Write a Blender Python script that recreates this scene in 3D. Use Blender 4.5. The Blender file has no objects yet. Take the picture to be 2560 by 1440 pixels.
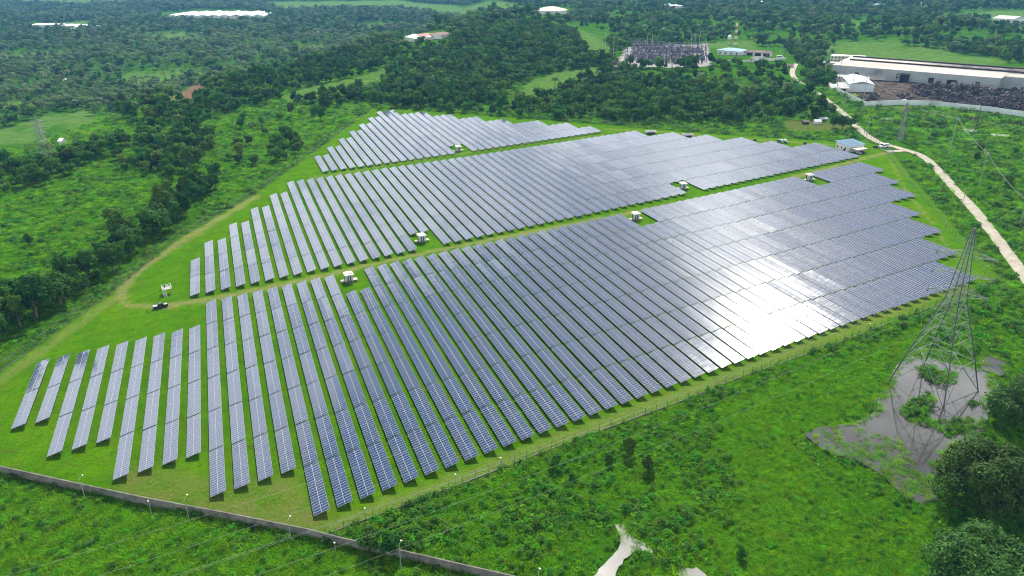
import bpy, math, random
import numpy as np
from mathutils import Vector, Matrix

SC = bpy.context.scene
COL = SC.collection
R = math.radians
rng = np.random.default_rng(7)
random.seed(7)

# ------------------------------------------------------------------ camera
CAM = np.array([70.683, -136.558, 124.117])
PITCH, YAW, ROLL, F = 0.424654, 0.364216, -0.012393, 1837.0
FW = np.array([math.sin(YAW) * math.cos(PITCH), math.cos(YAW) * math.cos(PITCH), -math.sin(PITCH)])
_rt = np.array([math.cos(YAW), -math.sin(YAW), 0.0])
_up = np.cross(_rt, FW)
RT = _rt * math.cos(ROLL) + _up * math.sin(ROLL)
UP = _up * math.cos(ROLL) - _rt * math.sin(ROLL)
cam_d = bpy.data.cameras.new('camera')
cam_d.sensor_width = 36.0
cam_d.lens = 36.0 * F / 2560
cam_d.clip_end = 20000
cam = bpy.data.objects.new('camera', cam_d)
COL.objects.link(cam)
cam.location = CAM
cam.rotation_euler = Matrix((RT, UP, -FW)).transposed().to_euler()
SC.camera = cam

# ------------------------------------------------------------------ sky, sun, exposure
SUN_EL, SUN_AZ = R(45.6), R(23.6)          # azimuth from +Y towards +X
SUN = Vector((math.sin(SUN_AZ) * math.cos(SUN_EL), math.cos(SUN_AZ) * math.cos(SUN_EL), math.sin(SUN_EL)))
SC.view_settings.view_transform = 'Standard'
SC.view_settings.look = 'None'
SC.view_settings.exposure = 0.55
SC.view_settings.gamma = 1.0
SC.render.engine = 'CYCLES'
SC.cycles.filter_width = 1.05


class NT:
    def __init__(self, tree):
        self.t = tree
        tree.nodes.clear()

    def n(self, kind, **kw):
        nd = self.t.nodes.new(kind)
        for k, v in kw.items():
            if k in nd.bl_rna.properties and k not in ('inputs', 'outputs'):
                setattr(nd, k, v)
        return nd

    def l(self, a, b):
        self.t.links.new(a, b)

    def val(self, sock, v):
        if isinstance(v, bpy.types.NodeSocket):
            self.l(v, sock)
        else:
            if sock.type == 'RGBA' and not isinstance(v, (int, float)) and len(v) == 3:
                v = (*v, 1)
            sock.default_value = v

    def math(self, op, a, b=0.0, c=None):
        nd = self.n('ShaderNodeMath', operation=op)
        self.val(nd.inputs[0], a)
        self.val(nd.inputs[1], b)
        if c is not None:
            self.val(nd.inputs[2], c)
        return nd.outputs[0]

    def vmath(self, op, a, b=None, s=None):
        nd = self.n('ShaderNodeVectorMath', operation=op)
        self.val(nd.inputs[0], a)
        if b is not None:
            self.val(nd.inputs[1], b)
        if s is not None:
            self.val(nd.inputs['Scale'], s)
        return nd.outputs['Value'] if op in ('DOT_PRODUCT', 'LENGTH') else nd.outputs['Vector']

    def mix(self, f, a, b):
        nd = self.n('ShaderNodeMix', data_type='RGBA')
        self.val(nd.inputs['Factor'], f)
        self.val(nd.inputs['A'] if False else nd.inputs[6], a)
        self.val(nd.inputs[7], b)
        return nd.outputs[2]

    def noise(self, vec, scale, detail=4, rough=0.55, out='Fac'):
        nd = self.n('ShaderNodeTexNoise')
        if vec is not None:
            self.l(vec, nd.inputs['Vector'])
        nd.inputs['Scale'].default_value = scale
        nd.inputs['Detail'].default_value = detail
        nd.inputs['Roughness'].default_value = rough
        return nd.outputs[out]

    def ramp(self, f, lo, hi, smooth=True):
        nd = self.n('ShaderNodeMapRange')
        nd.interpolation_type = 'SMOOTHSTEP' if smooth else 'LINEAR'
        self.val(nd.inputs['Value'], f)
        nd.inputs['From Min'].default_value = lo
        nd.inputs['From Max'].default_value = hi
        return nd.outputs[0]

    def attr(self, name):
        nd = self.n('ShaderNodeAttribute')
        nd.attribute_name = name
        return nd.outputs['Fac']

    def bump(self, h, strength, dist=1.0):
        nd = self.n('ShaderNodeBump')
        nd.inputs['Strength'].default_value = strength
        nd.inputs['Distance'].default_value = dist
        self.l(h, nd.inputs['Height'])
        return nd.outputs[0]


world = bpy.data.worlds.new('World')
SC.world = world
world.use_nodes = True
w = NT(world.node_tree)
sky = w.n('ShaderNodeTexSky')
sky.sky_type = 'NISHITA'
sky.sun_disc = False
sky.sun_elevation = SUN_EL
sky.sun_rotation = SUN_AZ
sky.air_density = 1.0
sky.dust_density = 1.5
tc = w.n('ShaderNodeTexCoord')
sep = w.n('ShaderNodeSeparateXYZ')
w.l(tc.outputs['Generated'], sep.inputs[0])
zc = w.math('MAXIMUM', sep.outputs['Z'], 0.06)
# flat cloud layer: the direction divided by its height
cl = w.n('ShaderNodeCombineXYZ')
w.l(w.math('DIVIDE', sep.outputs['X'], zc), cl.inputs[0])
w.l(w.math('DIVIDE', sep.outputs['Y'], zc), cl.inputs[1])
cn = w.noise(cl.outputs[0], 1.5, 6, 0.55)
CXs, CYs = w.math('DIVIDE', sep.outputs['X'], zc), w.math('DIVIDE', sep.outputs['Y'], zc)


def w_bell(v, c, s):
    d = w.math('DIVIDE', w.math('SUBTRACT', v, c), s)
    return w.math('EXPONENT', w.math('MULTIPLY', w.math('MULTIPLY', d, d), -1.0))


# broken cloud, laid out for its reflections in the panels: thick towards the horizon, a blue gap west of the sun, a bright bank of cloud just below the sun
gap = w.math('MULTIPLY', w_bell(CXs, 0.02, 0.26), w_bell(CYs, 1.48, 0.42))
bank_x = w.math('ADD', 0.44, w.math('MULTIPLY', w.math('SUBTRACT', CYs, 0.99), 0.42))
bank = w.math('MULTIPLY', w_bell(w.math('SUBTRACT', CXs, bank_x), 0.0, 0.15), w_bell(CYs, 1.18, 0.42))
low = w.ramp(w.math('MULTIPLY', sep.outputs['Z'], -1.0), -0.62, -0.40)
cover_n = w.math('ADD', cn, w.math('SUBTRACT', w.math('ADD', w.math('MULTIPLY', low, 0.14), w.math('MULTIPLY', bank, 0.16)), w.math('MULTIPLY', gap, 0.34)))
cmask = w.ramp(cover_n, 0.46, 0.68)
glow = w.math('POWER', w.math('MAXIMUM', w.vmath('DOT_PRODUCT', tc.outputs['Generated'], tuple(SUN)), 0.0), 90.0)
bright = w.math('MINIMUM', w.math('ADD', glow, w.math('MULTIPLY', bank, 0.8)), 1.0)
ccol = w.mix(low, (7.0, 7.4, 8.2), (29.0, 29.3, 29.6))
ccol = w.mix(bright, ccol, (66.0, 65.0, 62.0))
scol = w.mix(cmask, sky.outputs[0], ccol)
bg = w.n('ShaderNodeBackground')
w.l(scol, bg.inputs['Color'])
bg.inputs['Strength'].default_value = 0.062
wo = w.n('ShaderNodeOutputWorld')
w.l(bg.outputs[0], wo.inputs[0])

sun_d = bpy.data.lights.new('sun', 'SUN')
sun_d.energy = 5.0
sun_d.angle = R(0.5)
sun_d.color = (1.0, 0.955, 0.86)
sun = bpy.data.objects.new('sun', sun_d)
COL.objects.link(sun)
sun.location = (200, 200, 600)
sun.rotation_euler = SUN.to_track_quat('Z', 'Y').to_euler()


# ------------------------------------------------------------------ ground shape and pixel <-> ground helpers
def smooth(a, b, x):
    t = np.clip((x - a) / (b - a), 0, 1)
    return t * t * (3 - 2 * t)


def seg_dist(x, y, pts):
    """distance to a polyline and side (+ = left of travel) and the fraction along it"""
    best = np.full(np.shape(x), 1e12)
    side = np.zeros(np.shape(x))
    par = np.zeros(np.shape(x))
    n = len(pts) - 1
    for k in range(n):
        ax, ay = pts[k]
        bx, by = pts[k + 1]
        dx, dy = bx - ax, by - ay
        t = np.clip(((x - ax) * dx + (y - ay) * dy) / (dx * dx + dy * dy), 0, 1)
        ex, ey = x - ax - t * dx, y - ay - t * dy
        d = ex * ex + ey * ey
        m = d < best
        best = np.where(m, d, best)
        side = np.where(m, np.sign(dx * ey - dy * ex), side)
        par = np.where(m, (k + t) / n, par)
    return np.sqrt(best), side, par


VALLEY = [(-1000, 230), (-354, 299), (-102, 400), (-45, 510), (22, 651), (84, 779), (231, 926), (399, 1118), (554, 1342), (838, 1845), (1250, 3200)]
RIDGE = [(285, 739), (417, 906), (576, 1160)]


def wav(x, y, s, seed):
    r = np.random.default_rng(seed)
    o = 0
    for k in range(5):
        a = r.uniform(0, 6.28)
        f = r.uniform(0.6, 1.6) / s
        o = o + np.sin((x * np.cos(a) + y * np.sin(a)) * f * 6.283 + r.uniform(0, 6.28))
    return o / 5


def hgt(x, y):
    x = np.asarray(x, float)
    y = np.asarray(y, float)
    d, s, _ = seg_dist(x, y, VALLEY)
    sd = d * s
    z = -40 * smooth(0, 140, sd)
    d2, _, p2 = seg_dist(x, y, RIDGE)
    z = z + (6 + 24 * p2) * np.exp(-(d2 / 115) ** 2)
    far = smooth(640, 1200, np.hypot(x - CAM[0], y - CAM[1]))
    z = z + far * (7 * wav(x, y, 500, 3) + 4 * wav(x, y, 190, 4))
    return z


def _ray(u, v):
    d = FW + RT * (u - 1280) / F - UP * (v - 720) / F
    return d / np.linalg.norm(d)


_T = np.geomspace(90, 9000, 1500)


def G(u, v, dz=0.0):
    """the point of the ground (raised by dz) that the photograph shows at its pixel (u, v)"""
    d = _ray(u, v)
    P = CAM[None] + d[None] * _T[:, None]
    g = P[:, 2] - hgt(P[:, 0], P[:, 1]) - dz
    k = np.argmax(g < 0)
    if g[k] >= 0:
        k = len(_T) - 1
    k = max(k, 1)
    f = g[k - 1] / (g[k - 1] - g[k])
    t = _T[k - 1] + (_T[k] - _T[k - 1]) * f
    p = CAM + d * t
    return Vector((p[0], p[1], p[2]))


def GP(pts):
    return [tuple(G(u, v)[:2]) for u, v in pts]


def proj(x, y, z):
    dx, dy, dz = x - CAM[0], y - CAM[1], z - CAM[2]
    w_ = dx * FW[0] + dy * FW[1] + dz * FW[2]
    r_ = dx * RT[0] + dy * RT[1] + dz * RT[2]
    u_ = dx * UP[0] + dy * UP[1] + dz * UP[2]
    w_ = np.where(w_ > 1, w_, 1)
    return 1280 + F * r_ / w_, 720 - F * u_ / w_, w_


def pip(poly, u, v):
    ins = np.zeros(np.shape(u), bool)
    n = len(poly)
    for k in range(n):
        x1, y1 = poly[k]
        x2, y2 = poly[(k + 1) % n]
        if y1 == y2:
            continue
        c = ((y1 > v) != (y2 > v)) & (u < (x2 - x1) * (v - y1) / (y2 - y1) + x1)
        ins ^= c
    return ins


# ------------------------------------------------------------------ mesh helpers
class MB:
    def __init__(self):
        self.v = []
        self.f = []
        self.m = []

    def add(self, vs, fs, mi=0):
        o = len(self.v)
        self.v.extend([tuple(p) for p in vs])
        for f in fs:
            self.f.append(tuple(i + o for i in f))
            self.m.append(mi)
        return self

    def box(self, c, s, rz=0.0, mi=0, M=None):
        x, y, z = (a / 2 for a in s)
        cs, sn = math.cos(rz), math.sin(rz)
        vs = []
        for sx, sy, sz in ((-1, -1, -1), (1, -1, -1), (1, 1, -1), (-1, 1, -1), (-1, -1, 1), (1, -1, 1), (1, 1, 1), (-1, 1, 1)):
            px, py = sx * x, sy * y
            p = (c[0] + px * cs - py * sn, c[1] + px * sn + py * cs, c[2] + sz * z)
            vs.append(M @ Vector(p) if M is not None else p)
        return self.add(vs, [(0, 3, 2, 1), (4, 5, 6, 7), (0, 1, 5, 4), (1, 2, 6, 5), (2, 3, 7, 6), (3, 0, 4, 7)], mi)

    def bar(self, a, b, w_, mi=0, w2=None, n=4):
        a, b = Vector(a), Vector(b)
        d = b - a
        if d.length < 1e-6:
            return self
        d.normalize()
        s = d.cross(Vector((0, 0, 1)))
        if s.length < 1e-3:
            s = Vector((1, 0, 0))
        s.normalize()
        t = d.cross(s)
        w2 = w_ if w2 is None else w2
        vs = []
        for p, r in ((a, w_), (b, w2)):
            for k in range(n):
                an = 2 * math.pi * (k + 0.5) / n
                vs.append(p + (s * math.cos(an) + t * math.sin(an)) * r * (0.7071 if n == 4 else 0.5))
        fs = [(k, (k + 1) % n, n + (k + 1) % n, n + k) for k in range(n)]
        fs += [tuple(range(n))[::-1], tuple(range(n, 2 * n))]
        return self.add(vs, fs, mi)

    def tube(self, pts, rads, n=8, mi=0):
        rings = []
        vs = []
        for k, p in enumerate(pts):
            p = Vector(p)
            a = Vector(pts[max(k - 1, 0)])
            b = Vector(pts[min(k + 1, len(pts) - 1)])
            d = (b - a).normalized()
            s = d.cross(Vector((0.13, 0.31, 0.94)))
            if s.length < 1e-3:
                s = Vector((1, 0, 0))
            s.normalize()
            t = d.cross(s)
            r = rads[k] if hasattr(rads, '__len__') else rads
            for q in range(n):
                an = 2 * math.pi * q / n
                vs.append(p + (s * math.cos(an) + t * math.sin(an)) * r)
        fs = []
        for k in range(len(pts) - 1):
            for q in range(n):
                fs.append((k * n + q, k * n + (q + 1) % n, (k + 1) * n + (q + 1) % n, (k + 1) * n + q))
        fs.append(tuple(range(n))[::-1])
        fs.append(tuple(range((len(pts) - 1) * n, len(pts) * n)))
        return self.add(vs, fs, mi)

    def prism(self, poly, z0, z1, mi=0):
        n = len(poly)
        vs = [(x, y, z0) for x, y in poly] + [(x, y, z1) for x, y in poly]
        fs = [(k, (k + 1) % n, n + (k + 1) % n, n + k) for k in range(n)]
        fs += [tuple(range(n, 2 * n)), tuple(range(n))[::-1]]
        return self.add(vs, fs, mi)

    def quad(self, a, b, c, d, mi=0):
        return self.add([a, b, c, d], [(0, 1, 2, 3)], mi)

    def build(self, name, mats, parent=None, link=True, smooth_=False):
        me = bpy.data.meshes.new(name)
        me.from_pydata(self.v, [], self.f)
        if not isinstance(mats, (list, tuple)):
            mats = [mats]
        for m in mats:
            me.materials.append(m)
        if len(mats) > 1:
            me.polygons.foreach_set('material_index', self.m)
        if smooth_:
            me.polygons.foreach_set('use_smooth', [True] * len(me.polygons))
        me.update()
        o = bpy.data.objects.new(name, me)
        if link:
            COL.objects.link(o)
        if parent is not None:
            o.parent = parent
        return o


def tag(o, label=None, cat=None, group=None, kind=None):
    if label:
        o['label'] = label
    if cat:
        o['category'] = cat
    if group:
        o['group'] = group
    if kind:
        o['kind'] = kind
    return o


def empty(name, loc, rz=0.0, label=None, cat=None, group=None):
    o = bpy.data.objects.new(name, None)
    COL.objects.link(o)
    o.location = loc
    o.rotation_euler = (0, 0, rz)
    return tag(o, label, cat, group)


def copy_tree(o, parent=None):
    c = o.copy()
    COL.objects.link(c)
    c.parent = parent
    for ch in list(o.children):
        copy_tree(ch, c)
    return c


def place(o, loc, rz=None, scale=None, label=None, group=None):
    o.location = loc
    if rz is not None:
        o.rotation_euler = (0, 0, rz)
    if scale is not None:
        o.scale = scale if hasattr(scale, '__len__') else (scale,) * 3
    if label:
        o['label'] = label
    if group:
        o['group'] = group
    return o


_ONES = 'zeroth first second third fourth fifth sixth seventh eighth ninth tenth eleventh twelfth thirteenth fourteenth fifteenth sixteenth seventeenth eighteenth nineteenth'.split()
_TENS = {2: 'twent', 3: 'thirt', 4: 'fort', 5: 'fift', 6: 'sixt', 7: 'sevent', 8: 'eight', 9: 'ninet'}


def ordinal(n):
    if n < 20:
        return _ONES[n]
    if n >= 100:
        return 'hundred-and-' + ordinal(n - 100) if n > 100 else 'hundredth'
    t, o = divmod(n, 10)
    return _TENS[t] + ('ieth' if o == 0 else 'y-' + _ONES[o])


# ------------------------------------------------------------------ materials
def mat_plain(name, col, rough=0.6, var=0.15, scale=0.6, metal=0.0, bump=0.0, spec=0.4, dirt=None):
    m = bpy.data.materials.new(name)
    m.use_nodes = True
    t = NT(m.node_tree)
    tcn = t.n('ShaderNodeTexCoord')
    nz = t.noise(tcn.outputs['Object'], scale, 5)
    lo = tuple(c * (1 - var) for c in col)
    hi = tuple(min(1, c * (1 + var)) for c in col)
    c = t.mix(t.ramp(nz, 0.3, 0.7), lo, hi)
    if dirt:
        n2 = t.noise(tcn.outputs['Object'], scale * 0.35, 6, 0.7)
        c = t.mix(t.ramp(n2, 0.5, 0.75), c, dirt)
    p = t.n('ShaderNodeBsdfPrincipled')
    t.l(c, p.inputs['Base Color'])
    p.inputs['Roughness'].default_value = rough
    p.inputs['Metallic'].default_value = metal
    p.inputs['Specular IOR Level'].default_value = spec
    if bump:
        t.l(t.bump(t.noise(tcn.outputs['Object'], scale * 5, 5), bump, 0.1), p.inputs['Normal'])
    o = t.n('ShaderNodeOutputMaterial')
    t.l(p.outputs[0], o.inputs[0])
    return m


def mat_foliage(name, dark, light, trans=0.3, hue_var=0.32, scale=0.25, spec=0.06, rough=0.7):
    m = bpy.data.materials.new(name)
    m.use_nodes = True
    t = NT(m.node_tree)
    g = t.n('ShaderNodeNewGeometry')
    oi = t.n('ShaderNodeObjectInfo')
    tcn = t.n('ShaderNodeTexCoord')
    isl = g.outputs['Random Per Island']
    nz = t.noise(tcn.outputs['Object'], scale, 3)
    f = t.math('ADD', t.math('MULTIPLY', isl, 0.45), t.math('MULTIPLY', t.ramp(nz, 0.3, 0.7), 0.55))
    c = t.mix(f, dark, light)
    hs = t.n('ShaderNodeHueSaturation')
    t.l(c, hs.inputs['Color'])
    t.l(t.math('ADD', 0.5 - 0.026, t.math('MULTIPLY', oi.outputs['Random'], 0.045)), hs.inputs['Hue'])
    t.l(t.math('ADD', 1 - hue_var, t.math('MULTIPLY', t.math('FRACT', t.math('MULTIPLY', oi.outputs['Random'], 7.31)), 2 * hue_var)), hs.inputs['Value'])
    hs.inputs['Saturation'].default_value = 1.0
    p = t.n('ShaderNodeBsdfPrincipled')
    t.l(hs.outputs[0], p.inputs['Base Color'])
    p.inputs['Roughness'].default_value = rough
    p.inputs['Specular IOR Level'].default_value = spec
    tr = t.n('ShaderNodeBsdfTranslucent')
    t.l(hs.outputs[0], tr.inputs['Color'])
    mx = t.n('ShaderNodeMixShader')
    mx.inputs[0].default_value = trans
    t.l(p.outputs[0], mx.inputs[1])
    t.l(tr.outputs[0], mx.inputs[2])
    o = t.n('ShaderNodeOutputMaterial')
    t.l(mx.outputs[0], o.inputs[0])
    return m


M = {}
M['bark'] = mat_plain('bark', (0.12, 0.09, 0.06), 0.9, 0.4, 2.0)
M['leaf_dark'] = mat_foliage('dark_leaves', (0.015, 0.066, 0.010), (0.062, 0.175, 0.020), 0.30)
M['leaf_big'] = mat_foliage('glossy_dark_leaves', (0.012, 0.042, 0.008), (0.062, 0.165, 0.025), 0.28, spec=0.1, rough=0.6)
M['leaf_mid'] = mat_foliage('green_leaves', (0.024, 0.090, 0.010), (0.080, 0.22, 0.020), 0.32)
M['leaf_pale'] = mat_foliage('pale_leaves', (0.05, 0.13, 0.018), (0.13, 0.26, 0.035), 0.35)
M['leaf_bush'] = mat_foliage('bush_leaves', (0.032, 0.160, 0.006), (0.125, 0.38, 0.018), 0.40)
M['leaf_grass'] = mat_foliage('grass_blades', (0.085, 0.28, 0.005), (0.23, 0.50, 0.012), 0.45)
M['leaf_palm'] = mat_foliage('palm_leaves', (0.05, 0.11, 0.03), (0.13, 0.21, 0.06), 0.35)
M['concrete'] = mat_plain('concrete', (0.38, 0.36, 0.33), 0.85, 0.2, 0.5, bump=0.2, dirt=(0.2, 0.2, 0.17))
M['wall_concrete'] = mat_plain('weathered_concrete', (0.15, 0.145, 0.125), 0.9, 0.3, 0.4, bump=0.3, dirt=(0.05, 0.055, 0.035))
M['white'] = mat_plain('white_paint', (0.72, 0.72, 0.70), 0.5, 0.08, 0.7)
M['offwhite'] = mat_plain('cream_paint', (0.62, 0.59, 0.52), 0.6, 0.12, 0.5)
M['grey'] = mat_plain('grey_paint', (0.35, 0.38, 0.40), 0.5, 0.12, 0.7)
M['steel'] = mat_plain('galvanised_steel', (0.32, 0.34, 0.34), 0.45, 0.25, 1.5, metal=0.4)
M['dark'] = mat_plain('dark_metal', (0.03, 0.032, 0.035), 0.45, 0.3, 1.0)
M['glass'] = mat_plain('dark_glass', (0.02, 0.025, 0.03), 0.08, 0.2, 1.0, spec=0.6)
M['alu'] = mat_plain('aluminium_frame', (0.40, 0.43, 0.46), 0.6, 0.08, 1.0, spec=0.2)
M['rack'] = mat_plain('rack_steel', (0.22, 0.23, 0.23), 0.5, 0.2, 1.0, metal=0.3)


def mat_module():
    m = bpy.data.materials.new('solar_cells')
    m.use_nodes = True
    t = NT(m.node_tree)
    g = t.n('ShaderNodeNewGeometry')
    oi = t.n('ShaderNodeObjectInfo')
    cmb = t.n('ShaderNodeCombineXYZ')
    t.l(g.outputs['Random Per Island'], cmb.inputs[0])
    t.l(oi.outputs['Random'], cmb.inputs[1])
    wn = t.n('ShaderNodeTexWhiteNoise', noise_dimensions='3D')
    t.l(cmb.outputs[0], wn.inputs['Vector'])
    c = t.mix(wn.outputs['Value'], (0.009, 0.036, 0.095), (0.015, 0.048, 0.125))
    c = t.mix(t.math('MULTIPLY', oi.outputs['Random'], 0.35), c, (0.030, 0.040, 0.062))
    tcn = t.n('ShaderNodeTexCoord')
    smear = t.noise(tcn.outputs['Object'], 1.3, 5, 0.65)
    c = t.mix(t.ramp(smear, 0.45, 0.8), c, (0.10, 0.12, 0.16))
    p = t.n('ShaderNodeBsdfPrincipled')
    t.l(c, p.inputs['Base Color'])
    t.l(t.math('ADD', 0.06, t.math('MULTIPLY', smear, 0.08)), p.inputs['Roughness'])
    p.inputs['IOR'].default_value = 1.5
    p.inputs['Specular IOR Level'].default_value = 0.8
    off = t.vmath('SCALE', t.vmath('SUBTRACT', wn.outputs['Color'], (0.5, 0.5, 0.5)), s=0.014)
    wt = t.n('ShaderNodeTexWhiteNoise', noise_dimensions='1D')
    t.l(t.math('MULTIPLY', oi.outputs['Random'], 91.7), wt.inputs['W'])
    off = t.vmath('ADD', off, t.vmath('SCALE', t.vmath('SUBTRACT', wt.outputs['Color'], (0.5, 0.5, 0.5)), s=0.026))
    nn = t.vmath('NORMALIZE', t.vmath('ADD', g.outputs['Normal'], off))
    t.l(nn, p.inputs['Normal'])
    o = t.n('ShaderNodeOutputMaterial')
    t.l(p.outputs[0], o.inputs[0])
    return m


M['module'] = mat_module()

# ------------------------------------------------------------------ outlines traced on the photograph, laid on the ground
FENCE_LEFT_PX = [(-60, 972), (0, 930), (269, 739), (453, 591), (645, 480), (698, 441), (774, 388), (838, 341), (932, 269)]
FENCE_FAR_PX = [(932, 269), (1010, 272), (1120, 282), (1229, 289), (1323, 297), (1520, 312), (1660, 325), (1753, 331), (1897, 342), (2087, 352), (2165, 352), (2185, 362)]
FENCE_RIGHT_PX = [(2233, 385), (2284, 445), (2315, 480), (2399, 578), (2503, 698)]
FENCE_FRONT_PX = [(2503, 698), (2338, 765), (2070, 866), (1834, 950), (1720, 997), (1498, 1078), (1347, 1135), (1088, 1235), (1004, 1267), (860, 1319), (815, 1338)]
WALL_PX = [(-120, 1158), (0, 1182), (202, 1227), (370, 1263), (571, 1301), (773, 1342), (860, 1365), (1021, 1399), (1196, 1440), (1420, 1492)]
SITE_PX = FENCE_LEFT_PX + FENCE_FAR_PX[1:] + FENCE_RIGHT_PX + FENCE_FRONT_PX[1:] + [(773, 1336), (571, 1297), (370, 1258), (202, 1222), (0, 1177), (-120, 1152)]
SITE = GP(SITE_PX)
TRACKS = [
    (GP([(640, 492), (450, 605), (330, 690), (302, 735), (320, 764), (400, 768), (560, 741), (700, 713), (860, 678), (1060, 632), (1300, 585), (1600, 528), (1900, 465), (2080, 418), (2150, 398), (2215, 382)]), 2.4, 0.7),
    (GP([(780, 446), (870, 430), (960, 414), (1180, 380), (1420, 347), (1510, 336)]), 2.2, 0.35),
    (GP([(1510, 322), (1700, 333), (1900, 350), (2080, 362)]), 2.0, 0.5),
    (GP([(645, 492), (560, 545), (400, 645)]), 2.2, 0.35),
    (GP([(840, 1316), (1100, 1216), (1400, 1102), (1700, 985), (1900, 907), (2150, 812), (2400, 716)]), 3.5, 0.35),
    (GP([(300, 735), (150, 845), (0, 952)]), 3.0, 0.35),
    (GP([(2225, 400), (2262, 470), (2330, 560), (2390, 650)]), 0.9, 0.5),
]
ROAD_PX = [(2640, 800), (2560, 690), (2487, 590), (2424, 512), (2382, 468), (2338, 418), (2300, 388), (2245, 370), (2197, 356), (2163, 336), (2143, 318), (2118, 292), (2085, 264), (2045, 234), (2008, 212), (1986, 195), (1981, 178), (1990, 160)]
ROAD = GP(ROAD_PX)
YARD = GP([(2000, 200), (2110, 185), (2420, 215), (2560, 225), (2700, 240), (2700, 305), (2560, 292), (2360, 266), (2180, 258), (2120, 235), (2060, 210)])
DIRT = GP([(2190, 268), (2270, 266), (2480, 290), (2560, 305), (2700, 325), (2700, 345), (2560, 322), (2440, 315), (2330, 287), (2240, 280)])
SCARP = GP([(430, 252), (455, 230), (480, 213), (505, 208), (512, 220), (500, 245), (470, 252)])
HUTYARD = GP([(1960, 305), (1985, 298), (2120, 308), (2130, 328), (2040, 326), (1970, 325)])
FIELDS = [GP(p) for p in (
    [(38, 312), (140, 282), (220, 277), (300, 290), (305, 298), (170, 312), (80, 325)],
    [(-60, 322), (30, 320), (100, 335), (90, 352), (-60, 362)],
    [(-60, 140), (60, 128), (170, 127), (150, 136), (20, 150), (-60, 155)],
    [(160, 58), (300, 44), (310, 52), (210, 62)],
    [(350, 92), (420, 80), (500, 84), (500, 100), (430, 104), (360, 100)],
    [(640, 8), (760, 4), (1000, 1), (1240, 0), (1330, 22), (1250, 26), (1000, 24), (720, 26)],
    [(0, 0), (110, -6), (300, -4), (330, 8), (200, 14), (60, 10)],
    [(2065, 118), (2110, 102), (2240, 100), (2265, 116), (2350, 122), (2480, 145), (2520, 160), (2400, 165), (2200, 150), (2080, 135)],
    [(1740, 112), (1840, 96), (1900, 104), (1880, 122), (1780, 122)],
    [(1290, 232), (1330, 200), (1400, 178), (1500, 168), (1490, 186), (1430, 205), (1370, 232), (1310, 250)],
    [(700, 240), (780, 215), (900, 190), (985, 160), (960, 195), (905, 222), (800, 240), (720, 256)],
    [(2380, 42), (2400, 28), (2560, 26), (2700, 30), (2700, 45), (2560, 44), (2420, 50)],
    [(1440, 70), (1490, 85), (1530, 120), (1510, 150), (1470, 140), (1450, 105)],
    [(300, 190), (420, 180), (470, 196), (380, 212), (310, 208)],
    [(0, 258), (110, 248), (130, 258), (60, 270), (-40, 272)],
    [(700, 118), (800, 112), (860, 122), (780, 132), (710, 130)],
    [(860, 62), (980, 55), (1010, 62), (900, 72)],
    [(2080, 60), (2180, 52), (2230, 60), (2150, 72)],
    [(1500, 45), (1600, 38), (1640, 46), (1550, 56)],
    [(560, 175), (500, 190), (390, 185), (440, 172)],
    [(1090, 85), (920, 98), (880, 90), (960, 82)],
)]
FARPATH = GP([(1250, 4), (1290, 16), (1330, 28)])

# ------------------------------------------------------------------ terrain: one sheet, fine near the site, coarse far off
def lines(lo, hi, step, far_lo, far_hi, grow=1.12):
    a = list(np.arange(lo, hi + 0.01, step))
    s = step
    x = a[-1]
    while x < far_hi:
        s = min(s * grow, 60)
        x += s
        a.append(x)
    s = step
    x = a[0]
    b = []
    while x > far_lo:
        s = min(s * grow, 60)
        x -= s
        b.append(x)
    return np.array(b[::-1] + a)


xs = lines(-120, 700, 2.0, -2600, 6500)
ys = lines(-110, 580, 2.0, -700, 7000)
XX, YY = np.meshgrid(xs, ys)
ZZ = hgt(XX, YY)
nx, ny = len(xs), len(ys)
jx = XX + 1.6 * wav(XX, YY, 9, 11) + 0.8 * wav(XX, YY, 3.7, 12)
jy = YY + 1.6 * wav(XX, YY, 9, 13) + 0.8 * wav(XX, YY, 3.7, 14)
a_lawn = pip(SITE, XX, YY).astype(float)
ZZ = ZZ + (1 - a_lawn) * 0.25 * wav(XX, YY, 14, 21)
a_track = np.zeros_like(XX)
for pts, wd, st in TRACKS:
    d, _, _ = seg_dist(jx, jy, pts)
    a_track = np.maximum(a_track, st * (1 - smooth(wd * 0.45, wd * 1.15, d)))
a_soil = np.maximum(pip(YARD, jx, jy), pip(DIRT, jx, jy)).astype(float)
a_brown = pip(SCARP, jx, jy).astype(float)
a_field = np.zeros_like(XX)
for fpoly in FIELDS:
    a_field = np.maximum(a_field, pip(fpoly, jx, jy))
d, _, _ = seg_dist(XX, YY, FARPATH)
a_track = np.maximum(a_track, 1 - smooth(8, 14, d))
a_brown = np.maximum(a_brown, 0.35 * pip(HUTYARD, jx, jy))
dry = GP([(330, 1190), (520, 1235), (700, 1220), (790, 1310), (650, 1305), (480, 1270), (350, 1240)])
d1, _, _ = seg_dist(jx, jy, dry + [dry[0]])
a_dry = np.where(pip(dry, jx, jy), 1.0, 1 - smooth(0, 8, d1)) * a_lawn
me = bpy.data.meshes.new('ground')
vv = np.stack([XX, YY, ZZ], -1).reshape(-1, 3)
q = np.arange(nx * ny).reshape(ny, nx)
ff = np.stack([q[:-1, :-1], q[:-1, 1:], q[1:, 1:], q[1:, :-1]], -1).reshape(-1, 4)
me.vertices.add(len(vv))
me.vertices.foreach_set('co', vv.ravel())
me.loops.add(ff.size)
me.loops.foreach_set('vertex_index', ff.ravel().astype(np.int32))
me.polygons.add(len(ff))
me.polygons.foreach_set('loop_start', np.arange(0, ff.size, 4, dtype=np.int32))
me.polygons.foreach_set('use_smooth', np.ones(len(ff), bool))
me.update(calc_edges=True)
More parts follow.
